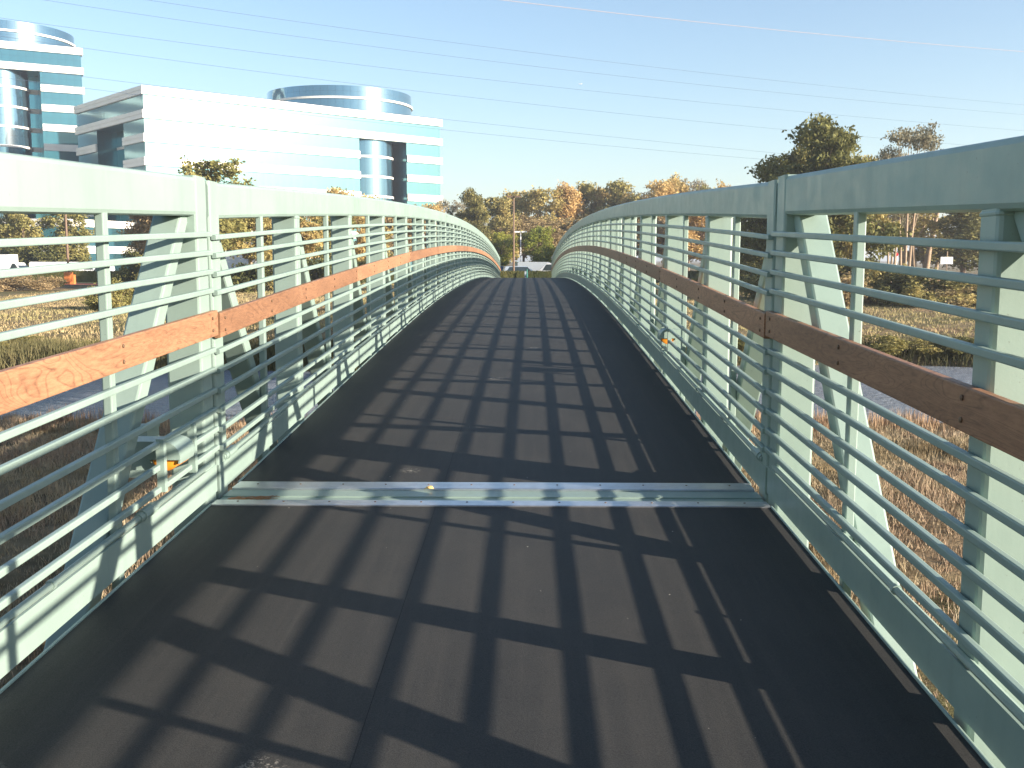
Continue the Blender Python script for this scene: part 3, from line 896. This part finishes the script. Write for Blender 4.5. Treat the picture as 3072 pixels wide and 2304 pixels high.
for r in [
    ('d1', 2475, 74, 350, 520, "big dark evergreen with a layered crown rising above the right top chord"),
    ('d1', 2335, 78, 470, 420, "lower dark evergreen forming the left shoulder of the big one"),
    ('d1', 2405, 82, 425, 330, "dark evergreen filling the notch between the big one and its left shoulder"),
    ('o1', 2600, 80, 440, 200, "olive tree filling the right shoulder of the big evergreen"),
    ('t1', 2735, 88, 362, 210, "thin see-through tree with brownish twigs, right of the big evergreen"),
    ('t1', 2690, 92, 430, 150, "smaller thin tree between the big evergreen and the tall thin tree"),
    ('d2', 2270, 92, 640, 170, "dark tree behind the seam of the right railing"),
    ('o2', 2180, 100, 620, 150, "olive tree behind the last post gap before the joint on the right"),
    ('o1', 2560, 105, 560, 260, "olive tree behind the first gap to the right of the joint"),
    ('e1', 2720, 112, 560, 260, "pale trunked eucalyptus left of the white notice board"),
    ('e1', 2775, 118, 520, 260, "pale trunked eucalyptus directly above the white notice board"),
    ('o1', 2800, 126, 640, 300, "low olive tree behind the white notice board"),
    ('d2', 2900, 105, 600, 220, "dark tree to the right of the white notice board"),
    ('o1', 3010, 110, 560, 280, "olive tree at the right edge behind the nearest post"),
]:
    plant(*r, GR)
GB = "shrubs beyond the right railing"
for r in [
    ('s1', 2420, 70, 770, 290, "dark shrub behind the diagonal just right of the joint"),
    ('s2', 2330, 74, 780, 260, "olive shrub behind the joint posts on the right"),
    ('s1', 2560, 70, 760, 270, "dark shrub left end of the thicket seen right of the thin upright"),
    ('s2', 2640, 68, 775, 280, "lighter green shrub second from the left in the thicket"),
    ('s1', 2720, 66, 800, 280, "dark green shrub in the middle of the thicket on the right"),
    ('s2', 2800, 64, 835, 280, "olive shrub below the white notice board"),
    ('s3', 2880, 64, 838, 260, "reddish brown shrub at the right end of the thicket"),
    ('s1', 2960, 66, 830, 280, "dark shrub behind the nearest right post"),
    ('s3', 2480, 64, 815, 250, "reddish shrub low in front of the dark thicket"),
]:
    plant(*r, GB)
GL = "trees beyond the left railing"
for r in [
    ('o1', 612, 92, 452, 330, "olive tree whose top rises above the left top chord against the white office block"),
    ('o1', 60, 134, 600, 210, "yellowish olive tree at the left edge beyond the railing"),
    ('o2', 195, 136, 600, 170, "green tree behind the tall brown lamp pole on the left"),
    ('r1', 440, 96, 600, 230, "russet brown tree behind the left diagonal next to the joint"),
    ('o1', 745, 100, 590, 230, "olive tree just beyond the joint on the left"),
    ('a1', 860, 104, 575, 220, "golden brown tree behind the second left post of the arched span"),
    ('o1', 950, 110, 590, 220, "olive tree behind the third left post"),
    ('a1', 1030, 116, 555, 200, "golden tree whose top just clears the left chord below the round tower"),
    ('o2', 1110, 122, 590, 170, "olive tree behind the fifth left post"),
    ('r1', 1190, 128, 600, 210, "russet tree in front of the right end of the office block"),
    ('a1', 1275, 134, 605, 170, "golden tree at the foot of the right corner of the office block"),
    ('d2', 1340, 140, 640, 150, "dark tree close to the far end of the left railing"),
]:
    plant(*r, GL)
GS = "shrubs beyond the left railing"
for r in [
    ('s1', 20, 132, 722, 260, "dark shrub at the left edge behind the railing"),
    ('s1', 110, 133, 726, 240, "dark shrub left of the brown lamp pole"),
    ('s1', 415, 92, 740, 150, "dark green shrub behind the wide left diagonal"),
    ('s2', 475, 90, 760, 150, "olive shrub left of the joint posts"),
    ('s3', 55, 88, 822, 170, "brown weedy bush on the far flat at the left edge"),
    ('s3', 130, 92, 826, 130, "pale brown weedy bush left of the orange pole base"),
    ('s2', 165, 97, 826, 60, "small bright green bush beside the orange pole base"),
    ('s1', 760, 84, 780, 180, "dark shrub below the white truck seen past the joint"),
    ('s2', 850, 88, 770, 160, "olive shrub behind the second left post"),
    ('s1', 960, 94, 765, 160, "dark shrub behind the third left post"),
    ('s1', 1060, 100, 770, 150, "dark shrub behind the fourth left post"),
    ('s2', 330, 60, 835, 170, "olive shrub on the flat behind the thin left upright"),
]:
    plant(*r, GS)
# bank shrubs at the far water edge
for i, (x_, Y_, top_, w_, k_) in enumerate([(20, 35.4, 1008, 260, 's2'), (330, 35.4, 1018, 230, 's2'), (620, 35.4, 1018, 200, 's1'), (2700, 35.4, 1003, 230, 's2'), (2860, 35.4, 1008, 210, 's1'), (3010, 35.4, 1003, 230, 's2'), (2200, 35.4, 1008, 190, 's1')]):
    plant(k_, x_, Y_, top_, w_, ["low grey-green bush at the far water edge, at the left border", "low grey-green bush at the far water edge behind the thin left upright", "low dark bush at the far water edge left of the joint", "low olive bush at the far water edge right of the thin right upright", "low dark bush at the far water edge beside the nearest right post", "low olive bush at the far water edge at the right border", "low dark bush at the far water edge right of the crest"][i], "bushes on the far creek bank")

# clipped hedge along the car park
def hedge(x0, x1, Y, h, label):
    mb = MB(); mb.box(x0, x1, Y, Y + .9, 1.95, 1.95 + h - .08)
    t = thing("hedge", label, "hedge", (0, 0, 0), "clipped hedges along the car park")
    mb.build("hedge_core", M['hedge'], t)
    n = int((x1 - x0) * 260)
    p = np.stack([rng.uniform(x0, x1, n), rng.choice([Y - .02, Y + .92, 0], n), rng.uniform(2.0, 2.0 + h, n)], 1)
    tp = p[:, 1] == 0
    p[tp, 1] = rng.uniform(Y, Y + .9, tp.sum()); p[tp, 2] = 1.95 + h - .06 + rng.normal(0, .03, tp.sum())
    u = rng.normal(size=(n, 3)); u /= np.linalg.norm(u, axis=1)[:, None]
    v = np.cross(u, rng.normal(size=(n, 3))); v /= np.linalg.norm(v, axis=1)[:, None]
    s = .07
    V = np.stack([p - u * s, p + v * s * .6, p + u * s, p - v * s * .6], 1).reshape(-1, 3)
    npmesh("foliage", V, np.arange(4 * n).reshape(n, 4), M['hedge'], t)
hedge(-110, -0.55, 114.6, 1.35, "low clipped hedge running left from the gap below the parked cars")
hedge(-0.15, 44, 114.6, 1.35, "low clipped hedge running right from the gap below the parked cars")

# ------------------------------------------------------------------ office buildings
U = Vector((0.734, 0.679, 0)).normalized(); V_ = Vector((-0.679, 0.734, 0)).normalized()
def uvwall(mb, pts, z0, z1):
    mb.loft([[(p.x, p.y, z) for p in pts] for z in (z0, z1)])
def wall_obj(name, pts, z0, z1, m, parent, closed=True, smooth=None, cap=True):
    """vertical wall with a metric UV along its run"""
    me = bpy.data.meshes.new(name)
    n = len(pts); vs, fs, uv = [], [], []
    run = 0.0
    for i in range(n if closed else n - 1):
        a, b = pts[i], pts[(i + 1) % n]
        l = (b - a).length
        k = len(vs)
        vs += [(a.x, a.y, z0), (b.x, b.y, z0), (b.x, b.y, z1), (a.x, a.y, z1)]
        fs.append((k, k + 1, k + 2, k + 3)); uv += [(run, z0), (run + l, z0), (run + l, z1), (run, z1)]
        run += l
    if cap:
        k = len(vs)
        vs += [(p.x, p.y, z1) for p in pts]; fs.append(tuple(range(k, k + n))); uv += [(p.x, p.y) for p in pts]
        k = len(vs)
        vs += [(p.x, p.y, z0) for p in pts]; fs.append(tuple(range(k + n - 1, k - 1, -1))); uv += [(p.x, p.y) for p in pts]
    me.from_pydata(vs, [], fs)
    ul = me.uv_layers.new(name="UVMap")
    for i, c in enumerate(uv): ul.data[i].uv = c
    me.materials.append(m)
    bm = bmesh.new(); bm.from_mesh(me)
    bmesh.ops.remove_doubles(bm, verts=bm.verts, dist=0.001)
    bmesh.ops.recalc_face_normals(bm, faces=bm.faces)
    bm.to_mesh(me); bm.free()
    if smooth:
        me.polygons.foreach_set("use_smooth", [True] * len(me.polygons)); me.set_sharp_from_angle(angle=R(smooth))
    o = bpy.data.objects.new(name, me); COL.objects.link(o); o.parent = parent
    return o
def offices(name, label, O, U, V_, L, W, roof, notchA, notchB, drumC, drumR, bay, drumH):
    """O corner, U along the sunlit facade, V_ inwards; roof = top of parapet above the eye"""
    t = thing(name, label, "office building", (O.x, O.y, 2.0), "mirror glass office buildings")
    off = Vector((O.x, O.y, 2.0))
    P = lambda s, d: (O + U * s + V_ * d) - Vector((O.x, O.y, 0))
    z = lambda h: CAMZ + h - 2.0
    rect = lambda e: [P(-e, -e), P(L + e, -e), P(L + e, W + e), P(-e, W + e)]
    zb = z(roof - 5.5)                      # soffit of the two overhanging storeys
    wall_obj("upper_glazing", rect(-0.25), zb + .02, z(roof) - .3, M['glass'], t)
    # lower storeys with the notches cut out
    a0, a1, dep = notchA
    i = -0.25
    low = [P(-i, -i), P(a0, -i), P(a0, dep), P(a1, dep), P(a1, -i), P(L + i, -i), P(L + i, W + i), P(-i, W + i)]
    if notchB:
        b0, b1, dp = notchB
        low += [P(-i, b1), P(dp, b1), P(dp, b0), P(-i, b0)]
    wall_obj("lower_glazing", low, -0.1, zb - .005, M['glass'], t)
    mb = MB(); mb.loft([[(p.x, p.y, zz) for p in rect(-.6)] for zz in (z(roof) - .29, z(roof) - .2)]); mb.build("roof", M['roof'], t)
    # spandrel bands
    def band(ptsA, ptsB, z0, z1):
        """double stepped band from outer polyline A and inner B"""
        mb = MB()
        for zz0, zz1, e in ((z0, z0 + (z1 - z0) * .46, 0), (z0 + (z1 - z0) * .46, z0 + (z1 - z0) * .54, .10), (z0 + (z1 - z0) * .54, z1, 0)):
            rA = [p + (q - p).normalized() * e for p, q in zip(ptsA, ptsB)]
            ring = lambda zz: [(p.x, p.y, zz) for p in rA] + [(q.x, q.y, zz) for q in reversed(ptsB)]
            n = len(ring(0))
            mb.loft([ring(zz0), ring(zz1)])
        mb.build("spandrel", M['spandrel'], t)
    k = 0
    while roof - 4 * k - 1.4 > -2:
        z1 = z(roof - 4 * k); z0 = z1 - 1.4
        e = 0.12
        if k < 2:
            mbx = MB()
            for zz0, zz1, ee in ((z0, z0 + .64, e), (z0 + .64, z0 + .74, e - .10), (z0 + .74, z1, e)):
                o_, i_ = rect(ee), rect(-.35)
                for q in range(4):
                    a, b, c, d = o_[q], o_[(q + 1) % 4], i_[(q + 1) % 4], i_[q]
                    mbx.loft([[(p.x, p.y, zz) for p in (a, b, c, d)] for zz in (zz0, zz1)])
            mbx.build("spandrel", M['spandrel'], t)
        else:
            band([P(-e, -e), P(a0, -e)], [P(.2, .3), P(a0 - .2, .3)], z0, z1)
            band([P(a1, -e), P(L + e, -e)], [P(a1 + .2, .3), P(L - .2, .3)], z0, z1)
            band([P(L + e, -e), P(L + e, W)], [P(L - .3, .3), P(L - .3, W - .3)], z0, z1)
            if notchB:
                band([P(-e, -e + .004), P(-e, b0)], [P(.3, .3), P(.3, b0 - .1)], z0, z1)
                band([P(-e, b1), P(-e, W)], [P(.3, b1 + .1), P(.3, W)], z0, z1)
                mb = MB(); q0, q1 = P(dp - .12, b0), P(dp - .12, b1)
                q2, q3 = P(dp + .3, b1), P(dp + .3, b0)
                mb.loft([[(p.x, p.y, zz) for p in (q0, q1, q2, q3)] for zz in (z0 + .5, z0 + 1.0)]); mb.build("sill_band", M['spandrel'], t)
            mb = MB()                       # band inside the deep notch
            q = [P(a0 + .01, dep - .15), P(a1 - .01, dep - .15), P(a1 - .01, dep + .2), P(a0 + .01, dep + .2)]
            mb.loft([[(p.x, p.y, zz) for p in q] for zz in (z0 + .2, z1 - .2)]); mb.build("sill_band", M['spandrel'], t)
        k += 1
    # curved bay in the notch
    bs, bd, br = bay
    c = P(bs, bd)
    ringp = lambda cc, r, n: [cc + Vector((math.cos(2 * math.pi * q / n), math.sin(2 * math.pi * q / n), 0)) * r for q in range(n)]
    wall_obj("curved_bay", ringp(c, br, 72), 0, zb - .01, M['glassd'], t, True, 30)
    k = 2
    while roof - 4 * k - 1.4 > -2:
        mb = MB(); n = 72; zc = z(roof - 4 * k - .75)
        for q in range(n):
            a, b = 2 * math.pi * q / n, 2 * math.pi * (q + 1) / n
            A = [c + Vector((math.cos(x), math.sin(x), 0)) * r for x, r in ((a, br + .22), (b, br + .22), (b, br - .1), (a, br - .1))]
            mb.add([(p.x, p.y, zc + dz) for dz in (-.22, .22) for p in A], [(0, 1, 5, 4), (3, 2, 1, 0), (4, 5, 6, 7)])
        mb.build("bay_band", M['spandrel'], t, 30)
        k += 1
    # rooftop drum
    dc = Vector((drumC[0], drumC[1], 0)) - Vector((O.x, O.y, 0))
    wall_obj("rooftop_drum", ringp(dc, drumR, 96), z(roof) - 1, z(roof + drumH), M['glassd'], t, True, 30)
    mb = MB(); n = 96; zc = z(roof + drumH * .52)
    for q in range(n):
        a, b = 2 * math.pi * q / n, 2 * math.pi * (q + 1) / n
        A = [dc + Vector((math.cos(x), math.sin(x), 0)) * r for x, r in ((a, drumR + .3), (b, drumR + .3), (b, drumR - .1), (a, drumR - .1))]
        mb.add([(p.x, p.y, zc + dz) for dz in (-.2, .2) for p in A], [(0, 1, 5, 4), (3, 2, 1, 0), (4, 5, 6, 7)])
    mb.build("drum_band", M['spandrel'], t, 30)
    return t
O1 = Vector((-66.4, 178, 0))
b1 = offices("office_building", "wide sunlit white office block with a shaded dark glass side facing the taller tower", O1, U, V_, 64.8, 33, 29.7,
             (44.1, 55.7, 7.0), (9.5, 22.5, 4.0), (-40.6, 222.8), 15.2, (49.0, 7.3, 6.6), 4.9)
O2 = Vector((-94.0, 219, 0))
b2 = offices("office_building", "taller mirror glass office tower cut off by the left edge of the photo", O2, Vector((-.866, -.5, 0)), Vector((-.5, .866, 0)), 62, 34, 44.1,
             (8.3, 20.6, 7.0), None, (-113.4, 224.3), 14.3, (16.4, 7.0, 6.4), 4.2)
# low glazed wing between them, seen under the chord on the left
mb = MB()
t3 = thing("low_wing", "low dark glass wing of the offices seen under the left top chord", "office building", (-86, 168, 2.0), "mirror glass office buildings")
c0 = [Vector((-30, 0, 0)), Vector((12, -4, 0)), Vector((18, 18, 0)), Vector((-26, 22, 0))]
wall_obj("lower_glazing", c0, 0, 8.6, M['glass'], t3)
for zc in (3.6, 7.9):
    mb = MB()
    cc = [Vector((p.x * 1.02, p.y * 1.02 - .2, 0)) for p in c0]
    mb.loft([[(p.x, p.y, zz) for p in cc] for zz in (zc, zc + 1.2)]); mb.build("spandrel", M['spandrel'], t3)

# ------------------------------------------------------------------ vehicles
def vehicle(name, label, kind, paint, loc, rz, cat):
    t = thing(name, label, cat, loc, "vehicles in the car park", rz)
    prof = {
        'sedan': ([(-2.25, .35), (-2.28, .75), (-2.1, .95), (-1.45, 1.02), (-.85, 1.40), (.55, 1.42), (1.25, 1.0), (2.1, .86), (2.28, .65), (2.25, .35)], 4.5, (-1.3, 1.1, 1.0, 1.36)),
        'suv': ([(-2.3, .4), (-2.33, 1.0), (-2.25, 1.15), (-2.05, 1.72), (.45, 1.76), (1.15, 1.18), (2.15, 1.05), (2.32, .8), (2.3, .4)], 4.6, (-1.95, 1.0, 1.15, 1.66)),
        'minivan': ([(-2.45, .4), (-2.5, 1.2), (-2.38, 2.0), (-2.1, 2.12), (.9, 2.1), (1.75, 1.3), (2.4, 1.12), (2.5, .4)], 4.9, (-2.2, 1.45, 1.25, 1.95)),
        'van': ([(-2.6, .4), (-2.65, 2.1), (-2.5, 2.25), (1.3, 2.22), (2.0, 1.35), (2.55, 1.15), (2.65, .4)], 5.2, (.75, 1.85, 1.3, 2.0)),
        'pickup': ([(-2.8, .5), (-2.82, 1.1), (-.7, 1.1), (-.6, 1.85), (.75, 1.87), (1.35, 1.2), (2.6, 1.1), (2.8, .85), (2.8, .5)], 5.6, (-.5, 1.2, 1.2, 1.78)),
        'truck': ([(-3.6, .7), (-3.6, 3.1), (1.4, 3.1), (1.4, 2.2), (2.1, 2.15), (2.9, 1.3), (3.1, .6)], 6.8, (1.5, 2.6, 1.35, 2.05)),
    }[kind]
    pts, L, (gx0, gx1, gz0, gz1) = prof
    hw = {'minivan': .96, 'sedan': .86, 'suv': .92, 'van': .98, 'pickup': .98, 'truck': 1.2}[kind]
    mb = MB()
    ins = lambda z: hw - max(0, (z - 1.0)) * (.16 if kind in ('sedan', 'suv', 'pickup') else .03)
    mb.loft([[(x, sgn * ins(z), z) for x, z in pts] for sgn in (-1, 1)])
    mb.build("body", paint, t)
    for sgn in (-1, 1):
        mb = MB(); y = lambda z: sgn * (ins(z) + .012)
        tp = gx0 + .35, gx1 - .45
        mb.add([(gx0, y(gz0), gz0), (gx1, y(gz0), gz0), (tp[1], y(gz1), gz1), (tp[0], y(gz1), gz1)], [(0, 1, 2, 3)])
        mb.build("side_window", M['carglass'], t)
    mb = MB()
    a = max([p for p in pts if p[0] > 0], key=lambda p: p[1]); nxt = pts[pts.index(a) + 1]
    if kind == 'truck': a, nxt = (2.1, 2.15), (2.9, 1.3)
    mb.add([(a[0] + .02, -ins(a[1]) + .08, a[1] - .05), (a[0] + .02, ins(a[1]) - .08, a[1] - .05), (nxt[0] + .03, ins(nxt[1]) - .06, nxt[1] + .03), (nxt[0] + .03, -ins(nxt[1]) + .06, nxt[1] + .03)], [(0, 1, 2, 3)])
    mb.build("windscreen", M['carglass'], t)
    for x in (-L * .32, L * .32):
        for sgn in (-1, 1):
            mb = MB(); mb.tube([(x, sgn * (hw - .2), .34), (x, sgn * (hw + .02), .34)], .34, 16)
            wh = mb.build("wheel", M['tyre'], t, 40)
            mb = MB(); mb.tube([(x, sgn * (hw + .015), .34), (x, sgn * (hw + .03), .34)], .2, 12); mb.build("rim", M['alu'], wh)
    for sgn in (-1, 1):
        mb = MB(); zz = .78 if kind != 'truck' else 1.0
        mb.box(L / 2 - .0, L / 2 + .06, min(sgn * .5, sgn * .78), max(sgn * .5, sgn * .78), zz, zz + .13); mb.build("headlight", M['white'], t)
        mb = MB(); xx = pts[1][0]
        mb.box(xx - .03, xx + .03, min(sgn * (hw - .22), sgn * (hw - .04)), max(sgn * (hw - .22), sgn * (hw - .04)), zz, zz + .2); mb.build("taillight", M['redlamp'], t)
    return t
def park(x, Y, *a, rz=0.0, **k):
    name, label, kind, paint, cat = a
    p = at(x, 780, Y)
    return vehicle(name, label, kind, M[paint], (p.x, Y, 2.04), rz, cat)
park(1566, 122, "parked_car", "silver car behind the hedge, directly right of the brown lamp post", 'suv', 'carsilver', "car", rz=.15)
park(1612, 126, "parked_van", "silver grey van between the low silver car and the white van", 'van', 'carsilver', "van", rz=.2)
park(1668, 121, "parked_van", "white passenger van with dark windows at the right end of the gap above the crest", 'minivan', 'carwhite', "van", rz=2.95)
park(1524, 128, "parked_car", "dark blue car at the left end of the gap above the crest", 'suv', 'cardark', "car", rz=1.4)
park(4, 113 + 6, "box_truck", "white box truck cut off by the left edge under the railing", 'truck', 'carwhite', "truck", rz=0)
park(165, 121, "parked_van", "white van behind the brown lamp pole on the left", 'van', 'carwhite', "van", rz=0.1)
park(240, 124, "parked_van", "white and pale blue van to the right of the brown lamp pole", 'van', 'carwhite', "van", rz=0.1)
park(318, 120, "parked_pickup", "white pickup behind the hedge next to the thin left upright", 'pickup', 'carwhite', "pickup", rz=3.2)
park(745, 118, "box_truck", "white box truck seen just beyond the joint on the left", 'truck', 'carwhite', "truck", rz=0.0)
park(815, 122, "parked_car", "white car partly behind the first left post of the arched span", 'suv', 'carwhite', "car", rz=0.3)
park(975, 126, "parked_car", "dark car behind the gap after the second left post", 'sedan', 'cardark', "car", rz=0.3)

# ------------------------------------------------------------------ street furniture
def lamp_post(label, x, Y, top, matn, heads, rad, ped=False, ground=2.0):
    p = at(x, top, Y)
    t = thing("lamp_post", label, "lamp post", (p.x, Y, ground), "lamp posts in the car park")
    h = p.z - ground
    mb = MB(); mb.tube([(0, 0, 0), (0, 0, h * .5), (0, 0, h)], [rad, rad * .85, rad * .65], 10); mb.build("pole", M[matn], t, 50)
    for s in heads:
        mb = MB(); mb.box(min(s * .12, s * .80), max(s * .12, s * .80), -.2, .2, h - .16, h + .02)
        hd = mb.build("lamp_head", M[matn], t)
        mb = MB(); mb.box(min(s * .2, s * .72), max(s * .2, s * .72), -.15, .15, h - .19, h - .161); mb.build("diffuser", M['white'], hd)
        mb = MB(); mb.box(min(0, s * .14), max(0, s * .14), -.04, .04, h - .1, h - .03); mb.build("arm", M[matn], t)
    mb = MB()
    if ped:
        mb.box(-.33, .33, -.35, .35, -.1, 1.28); mb.box(.36, .62, -.25, .25, -.1, 1.02); mb.box(.1, .3, -.38, -.352, .1, .5)
        mb.build("pedestal", M['orange'], t)
    else:
        mb.tube([(0, 0, -.1), (0, 0, .55)], .3, 14); mb.build("pedestal", M['concrete'], t, 50)
    return t
lamp_post("tall brown lamp post with twin box heads standing above the crest of the bridge", 1541, 117.6, 588, 'bronze', (-1, 1), .13)
lamp_post("white lamp post with a white box head partly behind the brown lamp post", 1562, 132.6, 694, 'white', (-1, 1), .09)
lamp_post("brown lamp pole with an orange base on the red mulch at the left", 192, 105, 560, 'bronze', (-1, 1), .15, True, 1.98)
lamp_post("plain white pole behind the parked vehicles at the left", 289, 126, 640, 'white', (-1,), .13)
def board(name, label, cat, x, y0, y1, wpx, Y, postbot, m, ring=None):
    p = at(x, (y0 + y1) / 2, Y); k = Y / FPX
    t = thing(name, label, cat, (p.x, Y, 0))
    h = (y1 - y0) * k; wd = wpx * k
    if name == 'stop_sign':
        mb = MB(); mb.tube([(0, -.02, p.z), (0, .02, p.z)], h / 2, 8)
    else:
        mb = MB(); mb.box(-wd / 2, wd / 2, -.03, .03, p.z - h / 2, p.z + h / 2)
    mb.build("sign_face", M[m], t)
    mb = MB(); mb.tube([(.05, .07, 1.6), (.05, .07, p.z + h * .5 + (.5 if name == 'notice_board' else 0))], .05, 8); mb.build("sign_post", M['bark'] if name == 'notice_board' else M['alu'], t)
    return t
nb = board("notice_board", "white rectangular notice board on a wooden post beyond the thicket on the right", "sign", 2840, 771, 792, 36, 90, 0, 'white')
p = at(2840, 781, 90)
mb = MB()
for i in range(4):
    for j in range(3 if i < 3 else 1):
        xx = -.40 + i * .21
        mb.box(xx, xx + .13, -.034, -.031, p.z + .16 - j * .13 - .05, p.z + .16 - j * .13)
mb.build("sign_marks", M['wire'], nb)
board("street_sign", "green street name sign above the thicket on the right", "sign", 2640, 737, 743, 24, 110, 0, 'green')
board("stop_sign", "small red sign above the thicket left of the pale tree trunks", "sign", 2690, 758, 769, 10, 100, 0, 'red')
bp = thing("bollard_post", "thin green post in the gap of the hedge beyond the crest", "post", (at(1581, 800, 114).x, 114, 2.0))
mb = MB(); mb.tube([(0, 0, -.1), (0, 0, 1.45)], .06, 8); mb.build("post", M['green'], bp)

# ------------------------------------------------------------------ overhead wires
def wire(pts, m, rad, label):
    P = []
    xs_ = [p[0] for p in pts]; ys_ = [p[1] for p in pts]
    c = np.polyfit(xs_, ys_, min(2, len(pts) - 1))
    for x in np.linspace(-700, 3700, 60):
        y = float(np.polyval(c, x))
        k = (x - 1588) / FPX
        Y = 92.0 / (1 - .62 * k)
        P.append(at(x, y, Y))
    mb = MB(); mb.tube(P, rad, 5)
    o = mb.build("power_line", M[m])
    tag(o, label, "power line", "overhead power lines")
W = [([(443, 0), (1000, 80), (2100, 217), (3072, 315)], "top one of the six thin dark overhead wires crossing the sky"),
     ([(134, 0), (1000, 124), (2100, 254), (3072, 344)], "second thin dark overhead wire from the top"),
     ([(149, 75), (1000, 184), (2100, 307), (3072, 392)], "third thin dark overhead wire from the top, passing behind the big evergreen's tip"),
     ([(249, 144), (1000, 243), (2100, 365), (2945, 439)], "fourth thin dark overhead wire from the top, just above the round roof drum"),
     ([(124, 214), (796, 296), (1323, 357), (2100, 437)], "fifth thin dark overhead wire, second from the bottom"),
     ([(249, 264), (1000, 353), (1323, 389), (2100, 462)], "lowest of the six thin dark overhead wires, crossing in front of the white office block")]
for p, l in W: wire(p, 'wire', .011, l)
wire([(1507, 0), (2000, 56), (3072, 155)], 'wirel', .034, "pale pinkish sunlit wire at the top right, above all the dark ones")
# distant airliner
t = thing("airplane", "tiny white airplane high in the middle of the sky", "airplane", at(1741, 252, 11000)); t.scale = (4.2, 4.2, 4.2)
mb = MB(); mb.tube([(-4.5, 0, 0), (-3.4, 0, .1), (3.0, 0, .1), (4.6, 0, .5)], [.2, .8, .8, .2], 10); mb.build("fuselage", M['white'], t, 50)
mb = MB(); mb.add([(-.8, 0, 0), (.9, 0, 0), (1.9, 4.6, .2), (1.2, 4.6, .2)], [(0, 1, 2, 3)]); mb.add([(-.8, 0, 0), (.9, 0, 0), (1.9, -4.6, .2), (1.2, -4.6, .2)], [(3, 2, 1, 0)]); mb.build("wing", M['white'], t)
mb = MB(); mb.box(3.4, 4.5, -.06, .06, .3, 2.0); mb.build("tail_fin", M['white'], t)

for key, src in PR.items():
    if key not in used:
        for c in list(src.children): bpy.data.objects.remove(c)
        bpy.data.objects.remove(src)

# thin evening air: one closed box round everything, sky outside
mb = MB(); mb.box(-2700, 2700, -420, 4600, -2.0, 66.0)
hz = mb.build("haze", bpy.data.materials.new("thin_air"))
hz["kind"] = "stuff"; hz["label"] = "thin pale haze over the whole scene"; hz["category"] = "haze"
hm = hz.data.materials[0]; hm.use_nodes = True; hn = hm.node_tree; hn.nodes.clear()
ho = hn.nodes.new("ShaderNodeOutputMaterial"); hv = hn.nodes.new("ShaderNodeVolumePrincipled")
hv.inputs['Color'].default_value = (0.88, 0.93, 1.0, 1); hv.inputs['Density'].default_value = 0.00055
hv.inputs['Anisotropy'].default_value = 0.3
hn.links.new(hv.outputs[0], ho.inputs['Volume'])
